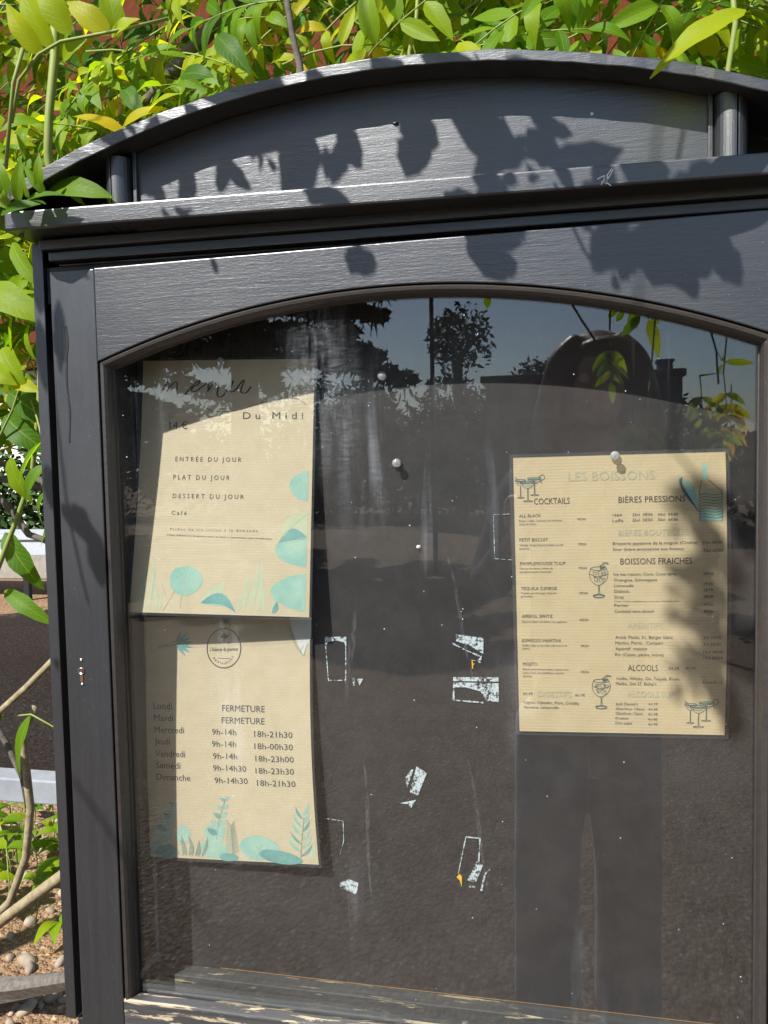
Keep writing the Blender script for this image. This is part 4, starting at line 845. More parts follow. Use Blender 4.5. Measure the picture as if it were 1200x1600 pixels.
# 2: the side growth left of the case with its bare stems
v2 = vine('wisteria', 'wisteria beside the left edge of the case with bare crossing stems below the leaves', (-0.30, 0.20, GZ))
lv = MB(); st = MB()
for i in range(92):
    x = r_.uniform(-.62, -.10); y = r_.uniform(.05, .42); z = r_.uniform(.07, .42)
    compound(lv, st, (x, y, z), (r_.uniform(-1, 1), r_.uniform(-.8, .2), r_.uniform(-.4, .5)), r_.uniform(.12, .2), r_.choice([3, 4, 4]), r_.uniform(.042, .070), r_.choice([.2, .35, .45, .55, .68, .75]), r_.uniform(.3, 1.0))
for base, tip, w, tint, n in (((-0.096, -0.03, 0.312), (-0.047, -0.045, 0.249), .026, .62, (-.4, -1, .3)), ((-0.185, 0.03, 0.278), (-0.085, 0.015, 0.229), .050, .66, (-.1, -1, .5)),
        ((-0.160, 0.03, 0.202), (-0.120, 0.015, 0.152), .036, .68, (-.1, -1, .4)), ((-0.150, 0.03, 0.158), (-0.099, 0.015, 0.146), .024, .86, (-.2, -1, .6)), ((-0.172, 0.02, 0.180), (-0.130, 0.01, 0.154), .030, .74, (-.3, -1, .4)),
        ((-0.175, .06, .15), (-.105, .05, .105), .04, .25, (0, -1, .2)), ((-0.19, .07, .12), (-.125, .06, .07), .045, .28, (.1, -1, .2)), ((-0.13, .06, .21), (-.09, .05, .15), .03, .3, (0, -1, .2)), ((-.12, .08, .08), (-.085, .07, .04), .03, .33, (.2, -1, .2)),
        ((-0.17, .05, .065), (-.145, .05, .005), .032, .62, (-.4, -1, .3)), ((-0.20, 0.11, -0.292), (-0.222, 0.10, -0.382), .030, .42, (-.5, -1, .1)), ((-.25, .14, -.04), (-.19, .13, -.12), .04, .3, (0, -1, .3)), ((-.24, .12, -.12), (-.16, .11, -.165), .03, .4, (.2, -1, .4)), ((-.30, .12, -.22), (-.245, .1, -.30), .04, .22, (.1, -1, .2)), ((-.31, .1, -.30), (-.255, .09, -.345), .04, .25, (0, -1, .3))):
    leaf_geo(lv, base, tip, w, n, .22, .10, tint, 12, .06)
lv.build('foliage', M['leaf'], v2, smooth=True, attrs=True); st.build('leaf_stalks', M['stem_green'], v2, smooth=True)
for pts, r, mt in (([(-0.55, 0.12, -0.80), (-0.295, 0.12, -0.62), (-0.209, 0.12, -0.555), (-0.10, 0.12, -0.475)], .0085, 'stem'), ([(-0.235, 0.17, -0.30), (-0.252, 0.16, -0.342), (-0.244, 0.16, -0.449), (-0.256, 0.16, -0.526), (-0.287, 0.16, -0.598), (-0.40, 0.16, -0.70), (-.42, .2, GZ - .02)], .0060, 'stem'),
        ([(-0.45, 0.10, -0.45), (-0.263, 0.10, -0.304), (-0.199, 0.10, -0.252), (-0.143, 0.1, -0.201), (-.08, .1, -.16)], .0046, 'stem'), ([(-0.40, 0.18, -.22), (-0.316, 0.17, -0.31), (-0.287, 0.17, -0.357), (-0.262, 0.17, -0.409), (-0.254, 0.17, -0.454)], .0044, 'stem_grey'),
        ([(-.45, .15, .12), (-0.28, 0.15, 0.067), (-0.229, 0.15, 0.048), (-0.17, 0.15, 0.020), (-.08, .15, -.01)], .0047, 'stem_grey'), ([(-.45, .12, .07), (-0.259, 0.12, 0.040), (-0.199, 0.12, 0.030), (-0.15, 0.12, 0.014), (-.06, .12, 0)], .0041, 'stem_grey'),
        ([(-.36, .14, .11), (-0.275, 0.14, 0.026), (-0.243, 0.14, -0.002), (-0.212, 0.14, -0.043), (-0.157, 0.14, -0.061), (-.06, .14, -.06)], .0048, 'stem_grey'), ([(-.33, .1, -.30), (-0.241, 0.1, -0.101), (-0.202, 0.1, -0.022), (-0.175, 0.1, 0.039), (-0.160, 0.1, 0.129), (-.15, .1, .25)], .0034, 'stem_green'),
        ([(-0.20, 0.05, 0.06), (-0.188, 0.05, 0.086), (-0.163, 0.05, 0.126), (-0.136, 0.05, 0.190), (-0.106, 0.05, 0.245), (-.08, .05, .28)], .0015, 'stem_green'), ([(-.30, .11, -.285), (-.24, .11, -.297), (-.20, .11, -.292), (-.13, .11, -.325)], .0012, 'stem_green')):
    b = MB(); b.tube(pts, r, 8, wob=.12); b.build('stem', M[mt], v2, smooth=True)

# 3: shoots that hang out over the case towards the sun and throw the leaf shadows
def lift(p, t): return Vector(p) + S * t
def shoot(label, leaves, stems, loc, extra=()):
    root = vine('wisteria_shoot', label, loc, 'shoots hanging over the front of the case')
    lv = MB()
    for p, q, w, t, *r in leaves:
        n = -SUN_DIR + Vector((rnd.uniform(-.25, .25),) * 3); leaf_geo(lv, lift(p, t), lift(q, t + rnd.uniform(-.01, .02)), w * 1.05, n, .15, .06, rnd.uniform(.4, .7), 9, .10)
    st = MB()
    for p, d, L, n_, sz, t in extra: compound(lv, st, lift(p, t), d, L, n_, sz, .55, .2, 7, tuple(-SUN_DIR))
    if extra: st.build('leaf_stalks', M['stem_green'], root, smooth=True)
    lv.build('foliage', M['leaf'], root, smooth=True, attrs=True)
    for pts, r in stems:
        b = MB(); b.tube(pts, r, 7, wob=.1); b.build('stem', M['stem_green'], root, smooth=True)
G = -0.072
def gp(x, z): return (x, G, z)
def dp(x, z): return (x, YF, z)
L1 = [((0.1027, -0.072, 0.363), (0.1193, -0.072, 0.3143), 0.0167, 0.264), ((0.149, -0.072, 0.3638), (0.1376, -0.072, 0.3129), 0.0212, 0.283), ((0.1768, -0.072, 0.374), (0.2177, -0.072, 0.3278), 0.0182, 0.272), ((0.1898, -0.072, 0.3693), (0.1776, -0.072, 0.3297), 0.0167, 0.286), ((0.2811, -0.072, 0.3863), (0.2493, -0.072, 0.3166), 0.041, 0.288), ((0.1887, -0.072, 0.3814), (0.2646, -0.072, 0.381), 0.0258, 0.254), ((0.3054, -0.072, 0.3894), (0.3355, -0.072, 0.3412), 0.0303, 0.266), ((0.3159, -0.072, 0.3712), (0.3003, -0.072, 0.3298), 0.0198, 0.264), ((0.2954, -0.072, 0.3697), (0.2959, -0.072, 0.3316), 0.0106, 0.31), ((0.1427, -0.072, 0.4059), (0.2502, -0.072, 0.4019), 0.0455, 0.3), ((0.2427, -0.072, 0.4027), (0.3021, -0.072, 0.4035), 0.0303, 0.279), ((0.3009, -0.1, 0.3257), (0.3044, -0.1, 0.2958), 0.0512, 0.288), ((0.1509, -0.1, 0.311), (0.1536, -0.1, 0.301), 0.0228, 0.259), ((0.1331, -0.1, 0.3096), (0.1306, -0.1, 0.3042), 0.0114, 0.288), ((0.3157, -0.075, 0.2673), (0.3454, -0.075, 0.2348), 0.0341, 0.302), ((0.1689, -0.075, 0.2664), (0.1768, -0.075, 0.2471), 0.0085, 0.281)]
L1 += [(gp(.03, .38), gp(.09, .42), .035, .25), (gp(.10, .415), gp(.17, .435), .034, .27), (gp(.18, .43), gp(.27, .44), .034, .29), (gp(.08, .37), gp(.105, .33), .02, .27)]
c1 = lift(gp(.24, .42), .31)
shoot('leafy wisteria shoot overhanging the left half of the arched gable', L1, [([c1 + Vector((-.16, 0, -.02)), c1 + Vector((-.05, 0, .01)), c1 + Vector((.08, .0, .0)), c1 + Vector((.16, -.01, -.03))], .0018), ([c1, c1 + S * .25 + Vector((0, 0, .02)), c1 + S * .5 + Vector((.05, .1, .1)), c1 + Vector((-.2, -.1, .95))], .003)], c1, [(gp(.10, .40), (.2, 0, -1), .06, 2, .022, .29), (gp(.20, .40), (.5, 0, -.5), .05, 2, .022, .3)])
L2 = [((0.3701, -0.072, 0.3923), (0.4135, -0.072, 0.355), 0.0371, 0.294), ((0.3858, -0.072, 0.3677), (0.3767, -0.072, 0.3293), 0.029, 0.29), ((0.3998, -0.072, 0.3664), (0.3901, -0.072, 0.3335), 0.0145, 0.254), ((0.4182, -0.072, 0.39), (0.4921, -0.072, 0.3402), 0.0435, 0.295), ((0.4978, -0.072, 0.379), (0.5409, -0.072, 0.3525), 0.019, 0.268), ((0.4964, -0.072, 0.3667), (0.5257, -0.072, 0.3253), 0.0338, 0.252), ((0.4936, -0.072, 0.3519), (0.4434, -0.072, 0.3274), 0.029, 0.302), ((0.5159, -0.072, 0.3275), (0.5857, -0.072, 0.3372), 0.029, 0.278), ((0.5291, -0.072, 0.3472), (0.5485, -0.072, 0.3245), 0.019, 0.303), ((0.4659, -0.1, 0.3227), (0.4545, -0.1, 0.2979), 0.0417, 0.293), ((0.4743, -0.1, 0.3168), (0.4865, -0.1, 0.3055), 0.019, 0.305), ((0.5194, -0.1, 0.3178), (0.5426, -0.1, 0.2956), 0.0209, 0.274), ((0.554, -0.1, 0.3172), (0.5774, -0.1, 0.2969), 0.0284, 0.298), ((0.5775, -0.1, 0.3163), (0.6243, -0.1, 0.3046), 0.0341, 0.277), ((0.6582, -0.1, 0.3095), (0.6351, -0.1, 0.2944), 0.0152, 0.306), ((0.5002, -0.1, 0.3158), (0.5046, -0.1, 0.3039), 0.0133, 0.303), ((0.4633, -0.075, 0.2687), (0.4513, -0.075, 0.2279), 0.0512, 0.256), ((0.4619, -0.075, 0.2661), (0.4901, -0.075, 0.2574), 0.019, 0.258), ((0.4719, -0.075, 0.252), (0.4797, -0.075, 0.2234), 0.0209, 0.263), ((0.5815, -0.075, 0.2676), (0.5544, -0.075, 0.2252), 0.0296, 0.308), ((0.5879, -0.075, 0.2658), (0.5826, -0.075, 0.2115), 0.0232, 0.276), ((0.5546, -0.075, 0.2644), (0.5789, -0.075, 0.2444), 0.0247, 0.288), ((0.6255, -0.075, 0.2655), (0.6105, -0.075, 0.2059), 0.0515, 0.268), ((0.649, -0.075, 0.2662), (0.6919, -0.075, 0.2021), 0.0335, 0.28), ((0.6564, -0.075, 0.2656), (0.6368, -0.075, 0.212), 0.04, 0.273), ((0.6181, -0.075, 0.266), (0.6529, -0.075, 0.1917), 0.04, 0.271), ((0.6638, -0.075, 0.2473), (0.6889, -0.075, 0.2036), 0.0303, 0.285), ((0.6055, -0.075, 0.267), (0.5979, -0.075, 0.2236), 0.0247, 0.285), ((0.6416, -0.075, 0.2604), (0.6673, -0.075, 0.2698), 0.0193, 0.304)]
c2 = lift(gp(.55, .40), .31)
shoot('broad wisteria shoot overhanging the right half of the gable and door rail', L2, [([lift(dp(.5364, .2724), .28), lift(dp(.548, .2466), .28), lift(dp(.5621, .2246), .28)], .0016), ([lift(gp(.43, .42), .30), lift(gp(.5, .40), .305), c2, lift(gp(.64, .36), .32), lift(dp(.62, .27), .335)], .0018), ([c2, c2 + S * .25 + Vector((0, 0, .02)), c2 + S * .5 + Vector((.05, .1, .1)), c2 + Vector((-.15, -.15, .95))], .003)], c2, [(gp(.47, .385), (.5, 0, -1), .06, 2, .022, .30), (dp(.57, .27), (.1, 0, -1), .05, 2, .022, .3)])
L3 = [(dp(-.010, .235), dp(-.012, .150), .016, .34), (dp(-.02, .20), dp(-.005, .165), .020, .33), (dp(-.004, .012), dp(.015, -.035), .030, .36), (dp(.02, -.015), dp(.028, -.088), .026, .37), (dp(.012, -.05), dp(.034, -.06), .016, .36), (dp(-.018, .0), dp(.006, -.005), .022, .36), ((-.052, -.05, .22), (-.046, -.05, .13), .022, .36), ((-.05, -.05, .055), (-.046, -.05, .0), .018, .36), ((-.048, -.05, .30), (-.05, -.05, .22), .03, .35), (dp(-.018, .275), dp(.03, .255), .014, .34), ((-.052, -.05, -.17), (-.045, -.05, -.185), .01, .37)]
c3 = lift(dp(-.02, .12), .35)
shoot('thin wisteria shoot hanging in front of the left door stile', L3, [([c3 + Vector((0, 0, .85)), c3 + Vector((0, -.02, .4)), c3 + Vector((-.01, -.0, .12)), c3, c3 + Vector((.01, 0, -.12)), c3 + Vector((.03, 0, -.22))], .0016), ([lift(dp(-.02, -.30), .9), lift(dp(.0, -.325), .9), lift(dp(.025, -.36), .9), lift(dp(.06, -.42), .9)], .003)], c3)
L4 = [(lambda p, q, w, t: ((p[0], -.003, p[1]), (q[0], -.003, q[1]), w, t))(*a) for a in (((.670, .03), (.655, -.015), .03, .85), ((.665, .01), (.640, -.01), .022, .86), ((.68, -.02), (.668, -.062), .036, .85), ((.68, -.06), (.640, -.075), .026, .86), ((.685, -.08), (.668, -.118), .036, .85), ((.69, -.11), (.640, -.125), .03, .87), ((.69, -.13), (.668, -.165), .045, .86), ((.69, -.16), (.645, -.175), .028, .87), ((.692, -.18), (.676, -.215), .034, .86), ((.69, .02), (.678, -.01), .03, .86), ((.70, -.05), (.69, -.09), .03, .86), ((.70, -.20), (.69, -.245), .026, .86), ((.715, .0), (.71, -.06), .04, .86), ((.715, -.12), (.71, -.19), .04, .86))]
c4 = lift((.69, -.003, .05), .86)
shoot('long wisteria shoot trailing down left of the person taking the picture', L4, [([c4 + Vector((-.02, 0, .35)), lift((.635, -.003, .06), .86), lift((.66, -.003, .03), .86), lift((.69, -.003, -.08), .86), lift((.70, -.003, -.20), .86)], .0018), ([c4 + Vector((-.02, 0, .35)), c4 + Vector((-.1, 0, .8))], .003)], c4, [((.672, -.003, .03), (-.6, 0, -.8), .05, 3, .024, .86), ((.685, -.003, -.06), (-.7, 0, -.6), .06, 3, .026, .86), ((.688, -.003, -.14), (-.7, 0, -.7), .06, 3, .028, .86)])

# 4: sprays hanging from the pergola behind the viewer (seen mirrored in the pane)
v5 = vine('wisteria_shoot', 'loose wisteria spray hanging from the pergola behind the person', (0.70, -1.11, 0.36), 'sprays hanging from the pergola')
lv = MB(); Y = -1.11
for base, tip, w, tint in (((.371, .418), (.362, .388), .020, .6), ((.648, .378), (.628, .352), .018, .5), ((.70, .375), (.668, .340), .026, .45), ((.695, .352), (.655, .312), .024, .4), ((.715, .362), (.735, .335), .022, .5), ((.713, .345), (.735, .262), .028, .7), ((.66, .365), (.645, .345), .016, .5), ((.868, .247), (.93, .243), .016, .7), ((.862, .243), (.856, .225), .007, .6), ((.862, .25), (.87, .262), .006, .6)):
    leaf_geo(lv, (base[0], Y, base[1]), (tip[0], Y - .01, tip[1]), w * 1.15, (rnd.uniform(-.3, .3), 1, rnd.uniform(-.2, .3)), .2, .1, tint, 9)
lv.build('foliage', M['leaf'], v5, smooth=True, attrs=True)
for pts, r in (([(.50, Y, .62), (.546, Y, .395), (.575, Y, .345), (.607, Y, .294)], .0026), ([(.546, Y, .395), (.58, Y, .41), (.60, Y, .43)], .0012), ([(.70, Y, .64), (.705, Y, .46), (.706, Y, .37), (.712, Y, .345)], .0014), ([(.80, Y, .60), (.825, Y, .40), (.836, Y, .324), (.850, Y, .272), (.855, Y, .20)], .0026), ([(.848, Y, .276), (.862, Y, .25), (.87, Y, .247)], .001), ([(.38, Y, .6), (.374, Y, .46), (.371, Y, .418)], .001)):
    b = MB(); b.tube(pts, r, 6, wob=.1); b.build('stem', M['stem_grey'], v5, smooth=True)
v6 = vine('wisteria_shoot', 'pale sunlit wisteria spray hanging beside the shoulder of the person', (0.72, -1.02, 0.20), 'sprays hanging from the pergola')
lv = MB(); st = MB()
for bx, bz, dx, tint in ((.625, .31, -.03, .55), (.665, .16, .02, .7), (.70, .15, .0, .72), (.80, .21, .05, .6), (.845, .215, .03, .8), (.86, .19, -.02, .97), (.83, .16, .06, .5)):
    compound(lv, st, (bx, -1.0, bz), (dx, .15, -.75), .11, 3, .045, tint, .5, 7, (0, 1, .4))
lv.build('foliage', M['leaf'], v6, smooth=True, attrs=True)
for i_, pts in enumerate(([(.62, -1.0, .95), (.63, -1.0, .5), (.625, -1.0, .31)], [(.74, -1.0, .95), (.72, -1.0, .4), (.70, -1.0, .15), (.665, -1.0, .16)], [(.88, -1.0, .95), (.86, -1.0, .4), (.845, -1.0, .215), (.80, -1.0, .21)])):
    b = MB(); b.tube(pts, .002, 6); b.build('stem', M['stem_green'], v6, smooth=True)
st.build('leaf_stalks', M['stem_green'], v6, smooth=True)
# the pergola that carries them
pg = thing('pergola', 'weathered wooden pergola beams carrying wisteria over the person', 'pergola', (0.4, -1.2, GZ))
M['beam'] = simple('weathered_beam', (0.16, 0.12, 0.085), 0.85, 0.2, nz=(0.09, 0.07, 0.05), bump=.5, bscale=30)
for y in (-0.62, -2.60):
    b = MB(); b.box(-2.4, 3.0, y - .03, y + .03, 1.75, 1.85); b.build('beam', M['beam'], pg, bevel=.004)
for x, y in ((-2.3, -.62), (2.9, -.62), (-2.3, -2.60), (2.9, -2.60)):
    b = MB(); b.box(x - .04, x + .04, y - .028, y + .028, GZ, 1.7498); b.build('post', M['beam'], pg, bevel=.004)

# ------------------------------------------------------------------ low plants and a bit of dead wood
pl = thing('ground_plant', 'low leafy green plant growing on the gravel left of the case', 'plant', (-0.9, 1.0, GZ))
lv = MB(); st = MB()
for i in range(95):
    x = r_.uniform(-1.75, -.70); y = r_.uniform(1.35, 2.0); h = r_.uniform(.06, .26)
    p = Vector((x, y, GZ)); q = p + Vector((r_.uniform(-.06, .06), r_.uniform(-.06, .06), h)); st.tube([p, (p + q) / 2 + Vector((.01, 0, 0)), q], .002, 5)
    for k in range(4):
        a = r_.uniform(0, 6.28); d = Vector((math.cos(a), math.sin(a), r_.uniform(-.3, .5))); L = r_.uniform(.06, .11); leaf_geo(lv, q, q + d * L, L * .5, (0, -.3, 1), .2, .2, r_.choice([.25, .4, .5, .6, .6, .68]), 8)
lv.build('foliage', M['leaf'], pl, smooth=True, attrs=True); st.build('stem', M['stem_green'], pl, smooth=True)
b = MB(); pts = [(-1.05, 1.0, GZ + .05), (-.85, .95, GZ + .12), (-.68, .88, GZ + .20), (-.5, .80, GZ + .30)]; b.tube(pts, [.035, .028, .02, .012], 9, wob=.25)
tag(b.build('dead_branch', M['stem_grey'], smooth=False), 'grey weathered dead branch lying among the gravel and leaves', 'branch')

# ------------------------------------------------------------------ garden things seen left of the case
fr = thing('fence_rail', 'white painted low rail running behind the lower left of the case', 'fence', (-0.6, 0.36, GZ))
b = MB(); b.box(-1.4, 0.62, 0.352, 0.40, -0.533, -0.490); b.build('rail', M['rail_grey'], fr, bevel=.003)
for x in (-1.35, 0.55):
    b = MB(); b.box(x - .022, x + .022, 0.356, 0.396, GZ, -0.5335); b.build('post', M['rail_grey'], fr, bevel=.003)
tb = thing('garden_table', 'white garden table on black legs standing on the terrace far left', 'table', (-5.4, 7.6, GZ))
b = MB(); b.box(-7.2, -4.2, 7.2, 8.1, -0.735, -0.690); b.build('tabletop', M['white_paint'], tb, bevel=.006)
b = MB(); b.box(-7.15, -4.25, 7.225, 7.245, -0.905, -0.7355); b.box(-7.15, -4.25, 8.05, 8.07, -0.905, -0.7355); b.build('apron', M['white_paint'], tb, bevel=.004)
for x in (-6.9, -5.30, -4.4):
    for y in (7.28, 8.0):
        b = MB(); b.box(x - .035, x + .035, y - .03, y + .03, GZ, -0.7356); b.build('leg', M['black'], tb, bevel=.004)
pt = thing('ice_bucket', 'shiny white cylindrical bucket with black rim and base on the garden table', 'bucket', (-5.07, 7.6, -0.69))
b = MB(); b.lathe((-5.07, 7.6, -.690), (0, 0, 1), [(.13, .07), (.15, .08), (.16, .30), (.158, .33), (.0, .33)], 28); b.build('body', M['white_paint'], pt, smooth=True)
b = MB(); b.lathe((-5.07, 7.6, -.690), (0, 0, 1), [(.0, .0), (.17, .0), (.17, .07), (.12, .0705)], 28); b.build('base', M['black'], pt, smooth=False)
b = MB(); b.lathe((-5.07, 7.6, -.690), (0, 0, 1), [(.163, .331), (.166, .345), (.15, .37), (.0, .375)], 28); b.build('rim', M['black'], pt, smooth=False)
hg = thing('hedge', 'dark clipped hedge in front of the white house wall, left of the case', 'hedge', (-8, 10.0, GZ)); c = MB()
M['hedge_leaf'] = simple('hedge_foliage', (0.020, 0.045, 0.010), .7, .2, nz=(.045, .085, .016), bscale=9)
def clump_(mb, ce, rad, n, size):
    for i in range(n):
        d = Vector((rnd.gauss(0, 1), rnd.gauss(0, 1), rnd.gauss(0, 1))).normalized() * rad * rnd.uniform(.35, 1.0) ** .6; p = Vector(ce) + d
        a = Vector((rnd.gauss(0, 1), rnd.gauss(0, 1), rnd.gauss(0, 1))).normalized(); q = a.orthogonal().normalized(); s_ = size * rnd.uniform(.6, 1.4)
        mb.add([p + a * s_, p + q * s_ * .45, p - a * s_, p - q * s_ * .45], [(0, 1, 2, 3)])
for k in range(70):
    for z in (-1.0, -.45, -.05): clump_(c, (-13 + 11 * k / 69, 9.9 + rnd.uniform(-.15, .15), z + rnd.uniform(-.1, .15)), .42, 60, .07)
c.build('foliage', M['hedge_leaf'], hg)
wl = thing('planter_wall', 'low pale rendered planter wall behind the garden table', 'wall', (-5, 9.0, GZ))
M['render'] = simple('pale_render', (0.30, 0.27, 0.23), .85, .2, nz=(.22, .20, .17), bump=.3, bscale=14)
b = MB(); b.box(-9, -3.2, 8.9, 9.1, GZ, -.88); b.build('wall', M['render'], wl, bevel=.01)
b = MB(); b.box(-9.05, -3.15, 8.86, 9.14, -.8795, -.83); b.build('coping', M['stem_grey'], wl, bevel=.01)

def tile_mat():
    t = NT('terracotta_tiles'); v = t.coord(); s = t.n('SeparateXYZ'); t.l(v, s.inputs[0])
    wx = t.math('SINE', t.math('MULTIPLY', s.outputs[0], 30)); wz = t.math('FRACT', t.math('MULTIPLY', s.outputs[2], 3.4))
    n = t.noise(v, 3.5, 4); c = t.mix(n, (0.085, 0.024, 0.009), (0.050, 0.015, 0.007)); c = t.mix(t.math('MULTIPLY', t.ramp(t.noise(v, 14, 3), [(.5, 0), (.7, 1)]), .5), c, (.11, .036, .015))
    t.set(c, .9, .04); t.bump(t.math('ADD', wx, t.math('MULTIPLY', wz, 1.2)), .2, .02); return t.m
M['tiles'] = tile_mat()
hs = thing('house', 'white rendered house with steep terracotta tiled roof behind the wisteria', 'house', (-2, 13, GZ))
M['wall_white'] = simple('white_render', (0.72, 0.69, 0.63), .9, .2, nz=(.66, .63, .57), bump=.2, bscale=20)
b = MB(); b.box(-19, 15, 11, 25, GZ, 1.6); b.build('wall', M['wall_white'], hs)
V = [(-20, 10.6, 1.6), (16, 10.6, 1.6), (16, 18, 13.0), (-20, 18, 13.0), (-20, 25.4, 1.6), (16, 25.4, 1.6)]
b = MB(); b.add(V, [(0, 1, 2, 3), (3, 2, 5, 4), (0, 3, 4), (1, 5, 2), (0, 4, 5, 1)]); b.build('roof', M['tiles'], hs)
for x in (-13, -9.2, -2.5, 3, 8):
    b = MB(); b.box(x - .5, x + .5, 10.96, 11.02, -.1, 1.2); f = b.build('window', M['white_paint'], hs, bevel=.01)
    b = MB(); b.box(x - .42, x + .42, 10.95, 10.9596, -.02, 1.12); b.build('pane', simple('dark_pane', (.02, .025, .03), .1, .6), f)

# ------------------------------------------------------------------ what stands behind the viewer, mirrored in the pane
M['tree_leaf'] = simple('far_foliage', (0.035, 0.075, 0.020), .7, .2, nz=(0.018, 0.042, 0.014), bscale=2.5)
M['conifer'] = simple('conifer_needles', (0.018, 0.045, 0.022), .7, .2, nz=(0.010, 0.026, 0.014), bscale=3)
M['trunk'] = simple('tree_bark', (0.10, 0.075, 0.055), .9, .2, nz=(.06, .045, .035), bump=.8, bscale=12)
def clump(mb, c, rad, n, size, sq=(1, 1, 1)):
    for i in range(n):
        d = Vector((rnd.gauss(0, 1), rnd.gauss(0, 1), rnd.gauss(0, 1))).normalized() * rad * rnd.uniform(.35, 1.0) ** .6
        p = Vector(c) + Vector((d.x * sq[0], d.y * sq[1], d.z * sq[2])); a = Vector((rnd.gauss(0, 1), rnd.gauss(0, 1), rnd.gauss(0, 1))).normalized(); b_ = a.orthogonal().normalized(); s_ = size * rnd.uniform(.6, 1.4)
        mb.add([p + a * s_, p + b_ * s_ * .45, p - a * s_, p - b_ * s_ * .45], [(0, 1, 2, 3)])
def tree(label, x, y, top, rad, trunk_r, n=9, name='broadleaf_tree', low=.14):
    r = thing(name, label, 'tree', (x, y, GZ), 'trees across the street')
    b = MB(); h = top - GZ; b.tube([(x, y, GZ - .05), (x + .05, y, GZ + h * .35), (x - .05, y, GZ + h * .75)], [trunk_r, trunk_r * .75, trunk_r * .35], 9, wob=.08)
    c = MB()
    for k in range(n):
        a = rnd.uniform(0, 6.28); q = rnd.uniform(0, 1); z = GZ + h * (low + (1 - low) * .86 * q); rr2 = rad * (1 - .75 * max(0, q - .35)) * rnd.uniform(.3, .75); p = Vector((x + rr2 * math.cos(a), y + rr2 * math.sin(a), z))
        b.tube([(x, y, GZ + h * .35), p], [trunk_r * .35, trunk_r * .1], 6); cr = rad * rnd.uniform(.32, .52); clump(c, p, min(cr, (top - z) * .95 + .1), 420, rad * .055)
    b.build('trunk', M['trunk'], r, smooth=True); c.build('crown', M['tree_leaf'], r)
tree('round dark tree with pointed top reflected in the middle of the pane', -1.75, -18.5, 3.6, 1.6, .16, 16)
tree('lower spreading tree beside the round dark tree reflected in the pane', .35, -19.5, 2.75, 1.5, .14, 14)
tree('broad bushy tree far left in the reflection', -5.2, -21, 2.6, 2.2, .2, 14)
tree('tall unseen tree added to shade the terrace left of the case', -6.4, -0.9, 6.4, 3.0, .22, 34, 'broadleaf_tree', .6)  # out of view, added only to darken the ground left of the case
# cedar with layered drooping boughs
cd = thing('cedar_tree', 'dark cedar with layered drooping branches reflected above the lunch menu', 'tree', (-4.7, -12.5, GZ), 'trees across the street')
b = MB(); b.tube([(-4.7, -12.5, GZ - .05), (-4.65, -12.5, 2), (-4.7, -12.5, 7.5)], [.3, .22, .05], 10, wob=.06); b.build('trunk', M['trunk'], cd, smooth=True); c = MB()
for k in range(44):
    z = 1.75 + 5.5 * (k / 43) ** 1.1; a = k * 2.4 + rnd.uniform(-.3, .3); L = (3.1 - 2.4 * k / 43) * rnd.uniform(.8, 1.1); d = Vector((math.cos(a), math.sin(a), 0))
    for i in range(9):
        t = (i + 1) / 9; p = Vector((-4.7, -12.5, z)) + d * L * t + Vector((0, 0, .25 * t - .65 * t * t)); clump(c, p, .38 * (1.15 - .5 * t), 90, .10, (1, 1, .5))
        for q in range(5): e = p + Vector((rnd.uniform(-.3, .3), rnd.uniform(-.3, .3), -rnd.uniform(.1, .4))); c.add([p + Vector((.03, 0, 0)), p - Vector((.03, 0, 0)), e], [(0, 1, 2)])
c.build('crown', M['conifer'], cd)
c2t = thing('cedar_tree', 'second dark cedar with low boughs at the left edge of the reflection', 'tree', (-8.6, -14.0, GZ), 'trees across the street')
b = MB(); b.tube([(-8.6, -14.0, GZ - .05), (-8.55, -14.0, 2), (-8.6, -14.0, 7.0)], [.28, .2, .05], 10, wob=.06); b.build('trunk', M['trunk'], c2t, smooth=True); c = MB()
for k in range(46):
    z = .2 + 6.4 * (k / 45) ** 1.1; a = k * 2.4 + rnd.uniform(-.3, .3); L = (3.3 - 2.6 * k / 45) * rnd.uniform(.8, 1.1); d = Vector((math.cos(a), math.sin(a), 0))
    for i in range(8):
        t = (i + 1) / 8; p = Vector((-8.6, -14.0, z)) + d * L * t + Vector((0, 0, .25 * t - .65 * t * t)); clump(c, p, .42 * (1.15 - .5 * t), 80, .11, (1, 1, .55))
c.build('crown', M['conifer'], c2t)
# shrubs at the right of the reflection
for i, (x, y, h, rad, lab) in enumerate(((1.75, -7.6, 2.10, .85, 'large loose shrub right of the person in the reflection'), (2.75, -8.4, 1.75, .9, 'lower spreading shrub at the right edge of the reflection'), (1.15, -9.5, 1.7, .7, 'small rounded shrub in front of the reflected house'))):
    r = thing('shrub', lab, 'shrub', (x, y, GZ), 'shrubs along the street'); b = MB(); c = MB()
    for k in range(12):
        a = rnd.uniform(0, 6.28); p = Vector((x + rad * .6 * math.cos(a) * rnd.random(), y + rad * .6 * math.sin(a) * rnd.random(), GZ + h * rnd.uniform(.35, .85))); b.tube([(x, y, GZ), p], [.02, .006], 5); clump(c, p, rad * .42, 260, .05)
    b.build('stem', M['trunk'], r); c.build('crown', M['tree_leaf'], r)
# hedge
hd = thing('hedge', 'long clipped hedge beyond the gravel across the street', 'hedge', (-3, -24, GZ)); c = MB()
for k in range(60): clump(c, (-16 + 19 * k / 59, -21.5 + rnd.uniform(-.4, .4), GZ + .9 + rnd.uniform(0, 1.5)), 1.3, 260, .13)
c.build('foliage', M['tree_leaf'], hd)
